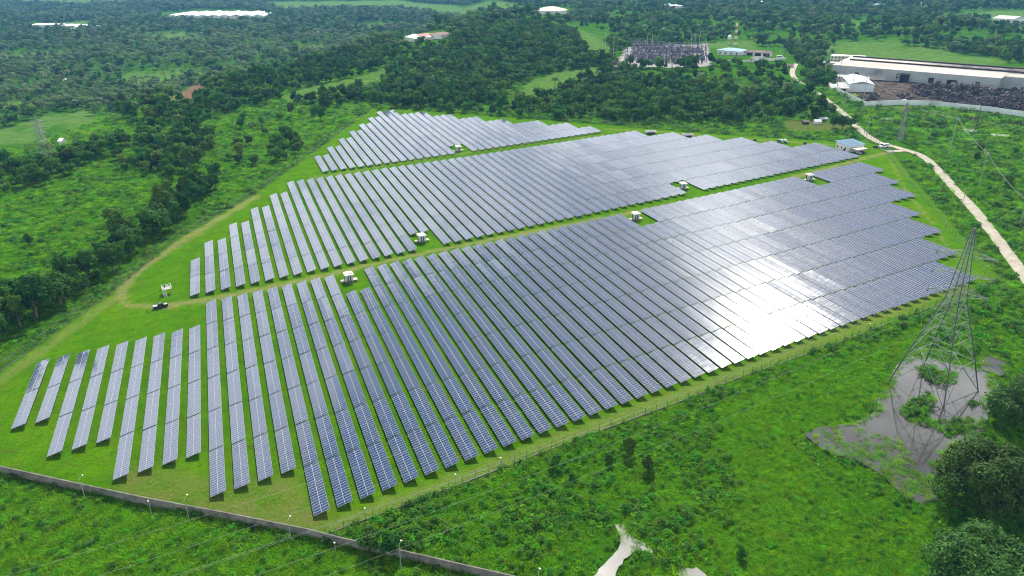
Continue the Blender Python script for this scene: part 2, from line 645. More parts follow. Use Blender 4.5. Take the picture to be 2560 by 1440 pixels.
for nm, arr in (('lawn', a_lawn), ('track', a_track), ('soil', a_soil), ('brown', a_brown), ('field', a_field), ('dry', a_dry)):
    at = me.attributes.new(nm, 'FLOAT', 'POINT')
    at.data.foreach_set('value', arr.ravel().astype(np.float32))


def mat_ground():
    m = bpy.data.materials.new('ground_cover')
    m.use_nodes = True
    t = NT(m.node_tree)
    P = t.n('ShaderNodeNewGeometry').outputs['Position']
    big = t.noise(P, 0.018, 5, 0.6)
    mid = t.noise(P, 0.12, 5, 0.6)
    fine = t.noise(P, 0.9, 6, 0.7)
    tiny = t.noise(P, 4.0, 3, 0.7)
    # rough meadow outside the fence
    wild = t.mix(t.ramp(mid, 0.3, 0.7), (0.026, 0.105, 0.003), (0.055, 0.175, 0.004))
    wild = t.mix(t.math('MULTIPLY', t.ramp(big, 0.45, 0.7), 0.6), wild, (0.075, 0.185, 0.006))
    wild = t.mix(t.ramp(fine, 0.46, 0.66), wild, (0.016, 0.064, 0.002))
    wild = t.mix(t.math('MULTIPLY', t.ramp(tiny, 0.5, 0.66), 0.6), wild, (0.085, 0.24, 0.005))
    # mown grass inside
    lawn = t.mix(t.ramp(mid, 0.35, 0.65), (0.046, 0.185, 0.0015), (0.092, 0.25, 0.002))
    lawn = t.mix(t.math('MULTIPLY', t.ramp(fine, 0.35, 0.7), 0.45), lawn, (0.038, 0.125, 0.002))
    lawn = t.mix(t.math('MULTIPLY', t.ramp(big, 0.45, 0.65), 0.5), lawn, (0.12, 0.25, 0.003))
    lawn = t.mix(t.math('MULTIPLY', t.ramp(tiny, 0.45, 0.7), 0.55), lawn, (0.13, 0.29, 0.004))
    lawn = t.mix(t.math('MULTIPLY', t.ramp(t.noise(P, 0.35, 4, 0.65), 0.52, 0.68), 0.55), lawn, (0.028, 0.10, 0.002))
    worn = t.noise(P, 0.22, 6, 0.72)
    lawn = t.mix(t.math('MULTIPLY', t.ramp(worn, 0.50, 0.66), 0.7), lawn, (0.095, 0.135, 0.010))
    lawn = t.mix(t.math('MULTIPLY', t.ramp(t.noise(P, 1.6, 5, 0.75), 0.50, 0.62), 0.5), lawn, (0.030, 0.095, 0.002))
    # mower passes and wheel ruts run with the rows
    sp = t.n('ShaderNodeSeparateXYZ')
    t.l(P, sp.inputs[0])
    st = t.n('ShaderNodeCombineXYZ')
    t.l(sp.outputs['X'], st.inputs[0])
    t.l(t.math('MULTIPLY', sp.outputs['Y'], 0.06), st.inputs[1])
    mow = t.noise(st.outputs[0], 0.9, 3, 0.6)
    lawn = t.mix(t.math('MULTIPLY', t.ramp(mow, 0.52, 0.66), 0.45), lawn, (0.085, 0.145, 0.008))
    dryc = t.mix(t.ramp(fine, 0.3, 0.7), (0.11, 0.15, 0.025), (0.17, 0.19, 0.05))
    lawn = t.mix(t.math('MULTIPLY', t.attr('dry'), t.ramp(t.math('ADD', t.math('MULTIPLY', mid, 0.5), t.math('MULTIPLY', fine, 0.5)), 0.35, 0.6)), lawn, dryc)
    c = t.mix(t.attr('lawn'), wild, lawn)
    trc = t.mix(t.ramp(fine, 0.3, 0.7), (0.20, 0.19, 0.06), (0.32, 0.29, 0.13))
    c = t.mix(t.math('MULTIPLY', t.attr('track'), t.ramp(fine, 0.25, 0.55)), c, trc)
    fld = t.mix(t.ramp(mid, 0.3, 0.7), (0.06, 0.15, 0.022), (0.11, 0.20, 0.035))
    c = t.mix(t.attr('field'), c, fld)
    soil = t.mix(t.ramp(mid, 0.35, 0.65), (0.05, 0.042, 0.036), (0.15, 0.12, 0.095))
    soil = t.mix(t.ramp(fine, 0.5, 0.7), soil, (0.035, 0.033, 0.033))
    c = t.mix(t.attr('soil'), c, soil)
    brn = t.mix(t.ramp(fine, 0.3, 0.7), (0.14, 0.085, 0.05), (0.24, 0.15, 0.09))
    c = t.mix(t.attr('brown'), c, brn)
    p = t.n('ShaderNodeBsdfPrincipled')
    t.l(c, p.inputs['Base Color'])
    p.inputs['Roughness'].default_value = 0.95
    p.inputs['Specular IOR Level'].default_value = 0.0
    t.l(t.bump(t.math('ADD', fine, t.math('MULTIPLY', tiny, 0.7)), 1.0, 0.7), p.inputs['Normal'])
    o = t.n('ShaderNodeOutputMaterial')
    t.l(p.outputs[0], o.inputs[0])
    return m


M['ground'] = mat_ground()
me.materials.append(M['ground'])
ground = bpy.data.objects.new('ground', me)
COL.objects.link(ground)
tag(ground, kind='structure')


def ribbon(name, pts, width, mat, dz, jitter=0.25, step=3.0):
    """a road laid on the ground along world points"""
    P = [Vector((x, y, 0)) for x, y in pts]
    dense = []
    for k in range(len(P) - 1):
        a, b = P[k], P[k + 1]
        p0 = P[max(k - 1, 0)]
        p3 = P[min(k + 2, len(P) - 1)]
        n = max(2, int((b - a).length / step))
        for i in range(n):
            tt = i / n
            dense.append(0.5 * ((2 * a) + (-p0 + b) * tt + (2 * p0 - 5 * a + 4 * b - p3) * tt * tt + (-p0 + 3 * a - 3 * b + p3) * tt ** 3))
    dense.append(P[-1])
    mb = MB()
    vs = []
    for k, p in enumerate(dense):
        d = (dense[min(k + 1, len(dense) - 1)] - dense[max(k - 1, 0)]).normalized()
        s = Vector((-d.y, d.x, 0))
        for q_ in (-1, -0.4, 0.4, 1):
            e = p + s * (q_ * width / 2 + (random.uniform(-jitter, jitter) if abs(q_) == 1 else 0))
            vs.append((e.x, e.y, float(hgt(e.x, e.y)) + dz - (0.25 if abs(q_) == 1 else 0)))
    fs = []
    for k in range(len(dense) - 1):
        for j in range(3):
            fs.append((k * 4 + j, k * 4 + j + 1, (k + 1) * 4 + j + 1, (k + 1) * 4 + j))
    mb.add(vs, [f[::-1] for f in fs])
    return mb.build(name, mat)


M['road'] = mat_plain('worn_concrete_road', (0.34, 0.305, 0.24), 0.9, 0.15, 0.35, bump=0.2, dirt=(0.28, 0.25, 0.18))
tag(ribbon('road', ROAD, 5.6, M['road'], 0.45), kind='structure')
tag(ribbon('road_branch', GP([(2012, 213), (2040, 213), (2075, 213)]), 6.0, M['road'], 0.5), kind='structure')
tag(ribbon('gate_apron', GP([(2214, 380), (2232, 379), (2262, 377)]), 5.0, M['road'], 0.5), kind='structure')

# ------------------------------------------------------------------ solar tables on their (slightly warped) grid
CX = [-1.8372, 239.4316, -0.0451, -10.7935, 1.066, -1.0934, 4.4683, -0.8841, 0.718, 0.326]
CY = [-1.584, 41.2388, 202.8464, -3.5137, -7.4401, -0.8432, 0.1634, 6.8031, -3.8953, 2.2386]
LT, PT, TW, TILT = 20.48438, 5.787, 3.916, 0.262
Y0 = {'C': 0.0, 'B': 152.5594, 'A': 15.03 * LT}


def warp(i, y):
    a, b = i / 40, y / 200
    bs = np.array([1, a, b, a * a, a * b, b * b, a ** 3, a * a * b, a * b * b, b ** 3])
    return np.array([bs @ CX, bs @ CY])


cells = []
for j, (i0, i1) in enumerate([(13, 59), (9, 62), (5, 65), (2, 67), (0, 71), (0, 73), (9, 75)]):
    for i in range(i0, i1 + 1):
        if not (j == 6 and i in (18, 19, 44, 45, 66, 67)):
            cells.append(('C', i, j))
for j, (i0, i1) in enumerate([(8, 77), (8, 77), (9, 73), (11, 71), (13, 68), (15, 65), (17, 61)]):
    for i in range(i0, i1 + 1):
        if not (j == 0 and i in (25, 26, 53, 54)):
            cells.append(('B', i, j))
for i in range(21, 58):
    if i <= 34:
        top = (i - 21) // 2 + 2
    else:
        top = [8, 7, 7, 7, 7, 6, 6, 6, 5, 5, 5, 4, 4, 4, 3, 3, 3, 3, 2, 2, 2, 1, 1][i - 35]
    for j in range(top):
        if not (j == 0 and i in (37, 38)):
            cells.append(('A', i, j))

LEN, GAP_MID = 20.0, 0.06


def table_meshes():
    """rows of modules (low edge at local x=0, near end at y=0) and the steel rack under them"""
    ct, st = math.cos(TILT), math.sin(TILT)

    def S(x, y, h):
        return (x * ct - h * st, y, 0.8 + x * st + h * ct)
    rows = []
    mw = (TW - GAP_MID) / 2
    pitch = LEN / 20
    for r in range(2):
        mb = MB()
        x0 = r * (mw + GAP_MID)
        for k in range(20):
            y0 = k * pitch + 0.012
            y1 = (k + 1) * pitch - 0.012
            fw, fe = 0.026, 0.04
            o = [S(x0, y0, 0), S(x0 + mw, y0, 0), S(x0 + mw, y1, 0), S(x0, y1, 0)]
            tp = [S(x0, y0, .04), S(x0 + mw, y0, .04), S(x0 + mw, y1, .04), S(x0, y1, .04)]
            mb.add(o + tp, [(3, 2, 1, 0), (0, 1, 5, 4), (1, 2, 6, 5), (2, 3, 7, 6), (3, 0, 4, 7)], 0)
            inn = [S(x0 + fw, y0 + fe, .04), S(x0 + mw - fw, y0 + fe, .04), S(x0 + mw - fw, y1 - fe, .04), S(x0 + fw, y1 - fe, .04)]
            mb.add(tp + inn, [(0, 1, 5, 4), (1, 2, 6, 5), (2, 3, 7, 6), (3, 0, 4, 7)], 0)
            mb.add([S(x0 + fw, y0 + fe, .036), S(x0 + mw - fw, y0 + fe, .036), S(x0 + mw - fw, y1 - fe, .036), S(x0 + fw, y1 - fe, .036)], [(0, 1, 2, 3)], 1)
        rows.append(mb)
    rk = MB()
    strip = [S(mw - 0.02, 0.0, -0.01), S(mw + GAP_MID + 0.02, 0.0, -0.01), S(mw + GAP_MID + 0.02, LEN, -0.01), S(mw - 0.02, LEN, -0.01)]
    rk.add(strip, [(0, 1, 2, 3)], 1)
    for xx in (0.5, 1.55, 2.4, 3.45):
        rk.bar(S(xx, 0.1, -0.06), S(xx, LEN - 0.1, -0.06), 0.09, 0)
    for k in range(6):
        y = 0.9 + k * (LEN - 1.8) / 5
        rk.bar(S(0.2, y, -0.16), S(3.75, y, -0.16), 0.11, 0)
        a = S(0.8, y, -0.2)
        b = S(3.1, y, -0.2)
        rk.bar((a[0], y, -0.3), a, 0.12, 0)
        rk.bar((b[0], y, -0.3), b, 0.12, 0)
        rk.bar((b[0], y, 0.6), S(1.7, y, -0.2), 0.07, 0)
    return rows, rk


_rows, _rk = table_meshes()
ALUS = [M['alu'], M['module']]
RKM = [M['rack'], M['alu']]
tab0 = bpy.data.objects.new('solar_table', None)
COL.objects.link(tab0)
for mb in _rows:
    mb.build('module_row', ALUS, tab0)
_rk.build('rack', RKM, tab0)
allm = MB()
for mb in _rows:
    o_ = len(allm.v)
    allm.v += mb.v
    allm.f += [tuple(i + o_ for i in f) for f in mb.f]
    allm.m += mb.m
o_ = len(allm.v)
allm.v += _rk.v
allm.f += [tuple(i + o_ for i in f) for f in _rk.f]
allm.m += [2 if x == 0 else 0 for x in _rk.m]
table_proto = allm.build('solar_table_whole', [M['alu'], M['module'], M['rack']], link=False)


def collection_of(objs, name):
    c = bpy.data.collections.new(name)
    for o in objs:
        c.objects.link(o)
    return c


def scatter(name, pts, rot, scl, idx, protos, label=None, cat=None, kind='stuff'):
    """ONE object of uncountable things: the prototypes instanced on the points of one mesh"""
    n = len(pts)
    me = bpy.data.meshes.new(name)
    me.vertices.add(n)
    me.vertices.foreach_set('co', np.asarray(pts, np.float32).ravel())
    a = me.attributes.new('rot', 'FLOAT_VECTOR', 'POINT')
    a.data.foreach_set('vector', np.asarray(rot, np.float32).ravel())
    a = me.attributes.new('scl', 'FLOAT_VECTOR', 'POINT')
    a.data.foreach_set('vector', np.asarray(scl, np.float32).ravel())
    a = me.attributes.new('idx', 'INT', 'POINT')
    a.data.foreach_set('value', np.asarray(idx, np.int32))
    o = bpy.data.objects.new(name, me)
    COL.objects.link(o)
    ng = bpy.data.node_groups.new(name, 'GeometryNodeTree')
    ng.interface.new_socket('Geometry', in_out='INPUT', socket_type='NodeSocketGeometry')
    ng.interface.new_socket('Geometry', in_out='OUTPUT', socket_type='NodeSocketGeometry')
    gi = ng.nodes.new('NodeGroupInput')
    go = ng.nodes.new('NodeGroupOutput')
    ci = ng.nodes.new('GeometryNodeCollectionInfo')
    ci.inputs['Collection'].default_value = collection_of(protos, name)
    ci.inputs['Separate Children'].default_value = True
    ci.inputs['Reset Children'].default_value = True
    ip = ng.nodes.new('GeometryNodeInstanceOnPoints')
    ip.inputs['Pick Instance'].default_value = True

    def na(nm, ty):
        k = ng.nodes.new('GeometryNodeInputNamedAttribute')
        k.data_type = ty
        k.inputs[0].default_value = nm
        return k.outputs[0]
    ng.links.new(gi.outputs[0], ip.inputs['Points'])
    ng.links.new(ci.outputs[0], ip.inputs['Instance'])
    ng.links.new(na('idx', 'INT'), ip.inputs['Instance Index'])
    ng.links.new(na('rot', 'FLOAT_VECTOR'), ip.inputs['Rotation'])
    ng.links.new(na('scl', 'FLOAT_VECTOR'), ip.inputs['Scale'])
    ng.links.new(ip.outputs[0], go.inputs[0])
    md = o.modifiers.new('scatter', 'NODES')
    md.node_group = ng
    return tag(o, label, cat, None, kind)


info = []
for b, i, j in cells:
    y = Y0[b] + j * LT
    p = warp(i, y)
    px = warp(i + 1, y)
    py = warp(i, y + LT)
    sx = (px[0] - p[0]) / PT
    sy = (py[1] - p[1]) / LT
    rz = -math.atan2(py[0] - p[0], py[1] - p[1])
    u, v, wd = proj(p[0] + 2, p[1] + 8, 1.0)
    vis = -60 < u < 2620 and -60 < v < 1500
    info.append((wd + (0 if vis else 1000), b, i, j, p, sx, sy, rz))
info.sort(key=lambda t: t[0])
BLK = {'C': 'front', 'B': 'middle', 'A': 'back'}
first_row = {'C': 0, 'B': 8, 'A': 21}
near_j = {}
for b, i, j in cells:
    near_j[(b, i)] = min(near_j.get((b, i), 99), j)
for k, (wd, b, i, j, p, sx, sy, rz) in enumerate(info[:300]):
    t_ = tab0 if k == 0 else copy_tree(tab0)
    place(t_, (p[0], p[1], random.uniform(-0.04, 0.04)), rz, (sx, sy, 1))
    pos = j - near_j[(b, i)] + 1
    tag(t_, 'blue solar table, %s from the near end of %s row from left, %s block' % (ordinal(pos), ordinal(i - first_row[b] + 1), BLK[b]),
        'solar table', 'solar tables in the %s block' % BLK[b])
rest = info[300:]
scatter('distant_solar_tables', [(t[4][0], t[4][1], random.uniform(-0.05, 0.05)) for t in rest], [(0, 0, t[7]) for t in rest], [(t[5], t[6], 1) for t in rest],
        [0] * len(rest), [table_proto], 'rows of grey blue solar tables filling the farther blocks of the plant', 'solar tables')
# ------------------------------------------------------------------ haze over the far country
hz = MB()
hz.box((1900, 3100, 130), (9400, 8000, 480))
hzo = hz.build('haze', [])
hm = bpy.data.materials.new('thin_blue_air')
hm.use_nodes = True
ht = NT(hm.node_tree)
vol = ht.n('ShaderNodeVolumePrincipled')
vol.inputs['Color'].default_value = (0.20, 0.50, 1.0, 1)
vol.inputs['Density'].default_value = 0.000068
vol.inputs['Anisotropy'].default_value = 0.0
ht.l(vol.outputs[0], ht.n('ShaderNodeOutputMaterial').inputs['Volume'])
hzo.data.materials.append(hm)
tag(hzo, kind='stuff')

# ------------------------------------------------------------------ water
PONDS = [
    ([(2222, 955), (2231, 933), (2244, 913), (2268, 896), (2315, 891), (2372, 911), (2449, 925), (2489, 948), (2500, 975), (2486, 1000), (2470, 1040), (2455, 1085), (2442, 1098), (2399, 1113), (2368, 1141), (2348, 1178), (2338, 1215), (2345, 1250), (2300, 1262), (2250, 1235), (2204, 1190), (2137, 1150), (2080, 1140), (2036, 1113), (2010, 1087), (2049, 1070), (2093, 1064), (2133, 1060), (2163, 1045), (2190, 1028), (2177, 1003), (2204, 980)], 'murky'),
    ([(2452, 880), (2490, 890), (2523, 915), (2520, 935), (2500, 942), (2456, 928), (2445, 905)], 'murky'),
    ([(1528, 1306), (1559, 1314), (1566, 1333), (1599, 1356), (1629, 1376), (1638, 1388), (1609, 1382), (1586, 1378), (1569, 1394), (1545, 1421), (1536, 1450), (1520, 1480), (1470, 1475), (1485, 1445), (1498, 1423), (1518, 1400), (1545, 1377), (1553, 1346), (1543, 1329)], 'milky'),
    ([(1700, 1425), (1745, 1421), (1765, 1437), (1770, 1465), (1690, 1465)], 'milky'),
    ([(2200, 296), (2235, 294), (2232, 302), (2205, 301)], 'milky'),
    ([(2398, 326), (2420, 322), (2445, 328), (2440, 333), (2405, 331)], 'milky'),
    ([(2462, 333), (2530, 339), (2525, 344), (2470, 338)], 'milky'),
]
M['murky'] = mat_plain('murky_water', (0.055, 0.054, 0.050), 0.04, 0.25, 0.08, spec=0.6)
M['milky'] = mat_plain('milky_water', (0.26, 0.26, 0.24), 0.08, 0.12, 0.05, spec=0.5)
POND_W = [GP(p) for p, _ in PONDS]


def refine(poly, step, amp, seed):
    r = random.Random(seed)
    out = []
    for k in range(len(poly)):
        a, b = Vector((*poly[k], 0)), Vector((*poly[(k + 1) % len(poly)], 0))
        n = max(1, int((b - a).length / step))
        for i in range(n):
            p = a.lerp(b, i / n)
            out.append((p.x + r.uniform(-amp, amp), p.y + r.uniform(-amp, amp)))
    return out


for k, (pw, (_, kind)) in enumerate(zip(POND_W, PONDS)):
    mb = MB()
    rp = refine(pw, 1.2, 0.35, k)
    z = 0.32 + float(hgt(*pw[0]))
    if k >= 4:
        z = max(float(hgt(*p)) for p in pw) + 0.35
    mb.add([(x, y, z) for x, y in rp], [tuple(range(len(rp)))])
    o = mb.build('pond_water', M[kind])
    if o.data.polygons[0].normal.z < 0:
        o.data.flip_normals()
    tag(o, kind='structure')
ISLANDS = [GP(p) for p in (
    [(2254, 1024), (2290, 997), (2321, 988), (2338, 1003), (2332, 1027), (2312, 1041), (2338, 1054), (2405, 1046), (2459, 1050), (2470, 1070), (2399, 1088), (2368, 1095), (2322, 1071), (2271, 1054), (2250, 1034)],
    [(2290, 918), (2321, 915), (2388, 933), (2385, 962), (2350, 972), (2300, 940)],
    [(2420, 1000), (2445, 1010), (2450, 1024), (2425, 1016)],
)]
GRASSY = GP([(1780, 1010), (2100, 900), (2400, 770), (2230, 945), (2100, 1060), (1980, 1100), (2060, 1180), (2300, 1290), (2330, 1440), (2300, 1640), (1900, 1640), (1850, 1200)])
MARSH = GP([(2000, 1085), (2140, 1070), (2230, 1085), (2275, 1130), (2290, 1180), (2330, 1215), (2345, 1265), (2290, 1270), (2180, 1200), (2060, 1150)])

# ------------------------------------------------------------------ plants: prototypes


def leaf_quads(lobes, n, size, seed, shell=0.55, up=0.35):
    """n leaf-cluster faces spread through ellipsoid lobes, thicker near their surface"""
    r = np.random.default_rng(seed)
    L = np.array(lobes, float)
    wgt = (L[:, 3] * L[:, 4] * L[:, 5]) ** (2 / 3)
    k = r.choice(len(L), n, p=wgt / wgt.sum())
    d = r.normal(size=(n, 3))
    d[:, 2] += up * 0.6
    d /= np.linalg.norm(d, axis=1)[:, None]
    rad = shell + (1 - shell) * r.random(n) ** 0.5
    rad *= 1 + 0.12 * np.sin(d[:, 0] * 7 + k) * np.cos(d[:, 1] * 6 - k * 2) + 0.1 * r.normal(size=n)
    c = L[k, :3] + d * L[k, 3:6] * rad[:, None]
    nrm = d + r.normal(size=(n, 3)) * 0.55
    nrm[:, 2] += up
    nrm /= np.linalg.norm(nrm, axis=1)[:, None]
    t = np.cross(nrm, r.normal(size=(n, 3)))
    t /= np.linalg.norm(t, axis=1)[:, None] + 1e-9
    b = np.cross(nrm, t)
    s = size * r.uniform(0.55, 1.3, n)[:, None]
    asp = r.uniform(0.6, 1.0, n)[:, None]
    v = np.stack([c - t * s - b * s * asp * 0.5, c + t * s * 0.2 - b * s * asp, c + t * s + b * s * asp * 0.3, c - t * s * 0.3 + b * s * asp], 1)
    return v.reshape(-1, 3)


def leaf_mesh(name, verts, mat):
    n = len(verts) // 4
    me = bpy.data.meshes.new(name)
    me.vertices.add(len(verts))
    me.vertices.foreach_set('co', verts.astype(np.float32).ravel())
    me.loops.add(n * 4)
    me.loops.foreach_set('vertex_index', np.arange(n * 4, dtype=np.int32))
    me.polygons.add(n)
    me.polygons.foreach_set('loop_start', np.arange(0, n * 4, 4, dtype=np.int32))
    me.update(calc_edges=True)
    me.materials.append(mat)
    return me


def crown_lobes(h, w, base, seed, n, flat=1.0):
    r = random.Random(seed)
    L = [(0, 0, (h + base) / 2, w * 0.30, w * 0.30, (h - base) * 0.42)]
    for k in range(n):
        a = 2 * math.pi * k / n + r.uniform(-0.5, 0.5)
        d = w * r.uniform(0.18, 0.34)
        z = base + (h - base) * r.uniform(0.22, 0.82)
        q_ = w * r.uniform(0.15, 0.25)
        L.append((d * math.cos(a), d * math.sin(a), z, q_, q_, q_ * r.uniform(0.6, 0.9) * flat))
    return L


def trunk_mb(h, w, base, lobes, rad):
    mb = MB()
    mb.tube([(0, 0, -0.6), (0.05 * w * 0.3, 0, base * 0.5), (0, 0.03 * w, base), (0, 0, base + (h - base) * 0.5)], [rad * 1.25, rad, rad * 0.8, rad * 0.3], 7)
    for L in lobes[1:]:
        mb.tube([(0, 0.02 * w, base * 0.85), (L[0] * 0.5, L[1] * 0.5, base + (L[2] - base) * 0.55), (L[0], L[1], L[2])], [rad * 0.5, rad * 0.33, rad * 0.12], 5)
    return mb


# kind: (height, width, crown base, lobes, flatness, leaf material, words)
KINDS = {
    'round': (9.0, 8.5, 1.6, 9, 1.0, 'leaf_dark', 'round dark tree'),
    'tall': (12.5, 7.5, 2.6, 10, 1.2, 'leaf_dark', 'tall dark tree'),
    'spread': (8.0, 11.0, 2.6, 11, 0.6, 'leaf_mid', 'low spreading tree'),
    'airy': (10.5, 6.5, 3.0, 8, 1.0, 'leaf_pale', 'pale airy tree'),
    'young': (6.5, 4.2, 0.8, 6, 1.3, 'leaf_mid', 'small narrow tree'),
    'mid': (9.5, 8.0, 1.8, 9, 1.0, 'leaf_mid', 'full green tree'),
}
TREE = {}
LOW = {}
for ki, (kn, (h, wd, base, nl, flat, lm, words)) in enumerate(KINDS.items()):
    TREE[kn] = []
    LOW[kn] = []
    for var in range(2):
        lobes = crown_lobes(h, wd, base, ki * 10 + var, nl, flat)
        nleaf = int(1500 * (0.6 if kn in ('airy', 'young') else 1.0))
        cm = leaf_mesh('crown', leaf_quads(lobes, nleaf, 0.42, ki * 7 + var), M[lm])
        tm = trunk_mb(h, wd, base, lobes, 0.025 * h).build('trunk', M['bark'], link=False).data
        TREE[kn].append((cm, tm))
        # the same tree with fewer, larger leaf clumps, for the far woods
        lv = leaf_quads(lobes, 240 if kn not in ('airy', 'young') else 150, 0.95, ki * 7 + var + 50, 0.6)
        lo_me = leaf_mesh(kn + '_tree', lv, M[lm])
        LOW[kn].append(bpy.data.objects.new(kn + '_tree', lo_me))


def palm_mesh(seed):
    r = random.Random(seed)
    mb = MB()
    H = 11
    lean = r.uniform(-1, 1)
    mb.tube([(0, 0, -0.5), (lean * 0.3, 0, H * 0.5), (lean, 0, H)], [0.28, 0.2, 0.15], 5, 0)
    for k in range(13):
        a = 6.283 * k / 13 + r.uniform(-0.2, 0.2)
        e = r.uniform(-0.2, 0.9)
        pts = []
        for s in range(4):
            d = s / 3 * 4.2
            pts.append(Vector((lean + math.cos(a) * d * math.cos(e * 0.6), math.sin(a) * d * math.cos(e * 0.6), H + d * e * 0.7 - 0.16 * d * d)))
        side = Vector((-math.sin(a), math.cos(a), 0))
        for s in range(3):
            w0, w1 = (0.25, 0.75, 0.6, 0.1)[s], (0.25, 0.75, 0.6, 0.1)[s + 1]
            for sg in (-1, 1):
                mb.quad(pts[s], pts[s + 1], pts[s + 1] + side * sg * w1 - Vector((0, 0, 0.35 * w1)), pts[s] + side * sg * w0 - Vector((0, 0, 0.35 * w0)), 1)
    return mb.build('palm', [M['bark'], M['leaf_palm']], link=False)


PALMS = [palm_mesh(1), palm_mesh(2)]


def clump_obj(name, seed, n, rad, hgt_, size, mat, grass=False):
    r = np.random.default_rng(seed)
    if grass:
        a = r.uniform(0, 6.28, n)
        d = rad * r.random(n) ** 0.5
        bx, by = d * np.cos(a), d * np.sin(a)
        an = r.uniform(0, 6.28, n)
        wv = size * r.uniform(0.5, 1.2, n)
        hh = hgt_ * r.uniform(0.5, 1.1, n)
        lean = r.normal(size=(n, 2)) * 0.95 * hh[:, None]
        c = np.stack([bx, by, np.zeros(n)], 1)
        t = np.stack([np.cos(an), np.sin(an), np.zeros(n)], 1)
        tip = c + np.stack([lean[:, 0], lean[:, 1], hh], 1)
        v = np.stack([c - t * wv[:, None], c + t * wv[:, None], tip + t * wv[:, None] * 0.35, tip - t * wv[:, None] * 0.35], 1).reshape(-1, 3)
    else:
        lobes = [(0, 0, hgt_ * 0.42, rad, rad, hgt_ * 0.55)]
        for k in range(3):
            a = r.uniform(0, 6.28)
            lobes.append((rad * .6 * math.cos(a), rad * .6 * math.sin(a), hgt_ * r.uniform(.3, .7), rad * .5, rad * .5, hgt_ * .35))
        v = leaf_quads(lobes, n, size, seed, 0.6, 1.3)
        v[:, 2] = np.maximum(v[:, 2], -0.1)
    return bpy.data.objects.new(name, leaf_mesh(name, v, mat))


BUSH = [clump_obj('leafy_bush', 1, 70, 0.75, 0.95, 0.17, M['leaf_bush']), clump_obj('leafy_bush', 2, 60, 0.9, 0.7, 0.19, M['leaf_bush']),
        clump_obj('leafy_bush', 3, 60, 0.7, 1.2, 0.18, M['leaf_mid']), clump_obj('grass_tuft', 4, 34, 0.7, 0.55, 0.05, M['leaf_grass'], True),
        clump_obj('grass_tuft', 5, 40, 0.9, 0.9, 0.06, M['leaf_grass'], True)]
# Collection Info sorts by name: leafy_bush, .001, .002, grass_tuft ... so give the true order
BUSH.sort(key=lambda o: o.name)
BUSH_KIND = [('grass' if 'grass' in o.name else 'bush') for o in BUSH]
GRASS_I = [k for k, b in enumerate(BUSH_KIND) if b == 'grass']
BUSH_I = [k for k, b in enumerate(BUSH_KIND) if b == 'bush']


# ------------------------------------------------------------------ where plants grow
def jgrid(x0, x1, y0, y1, s, seed):
    r = np.random.default_rng(seed)
    gx, gy = np.meshgrid(np.arange(x0, x1, s), np.arange(y0, y1, s))
    return (gx + r.uniform(-.48, .48, gx.shape) * s).ravel(), (gy + r.uniform(-.48, .48, gx.shape) * s).ravel()


BUILT = [GP(p) for p in (
    [(2055, 140), (2120, 135), (2600, 165), (2750, 180), (2750, 330), (2560, 300), (2400, 275), (2180, 268), (2090, 225)],
    [(1535, 150), (1570, 118), (1780, 108), (1960, 118), (1990, 150), (1965, 172), (1790, 160), (1640, 172), (1540, 172)],
    [(1955, 300), (2130, 308), (2140, 330), (1960, 330)],
    [(2080, 345), (2280, 350), (2280, 400), (2080, 400)],
    [(400, 30), (670, 30), (670, 55), (400, 52)],
    [(70, 58), (225, 58), (225, 80), (70, 78)],
    [(1010, 88), (1120, 88), (1120, 118), (1010, 118)],
    [(1335, 20), (1430, 18), (1430, 42), (1335, 44)],
    [(2470, 45), (2700, 40), (2700, 72), (2470, 72)],
)]


def clear_of(x, y, road=5.0, site=3.0, fields=True):
    ok = ~pip(SITE, x, y)
    d, _, _ = seg_dist(x, y, ROAD)
    ok &= d > road
    if fields:
        for fp in FIELDS:
            ok &= ~pip(fp, x, y)
    for bp in BUILT:
        ok &= ~pip(bp, x, y)
    for pw in POND_W:
        ok &= ~pip(pw, x, y)
    ok &= ~pip(SCARP, x, y)
    return ok


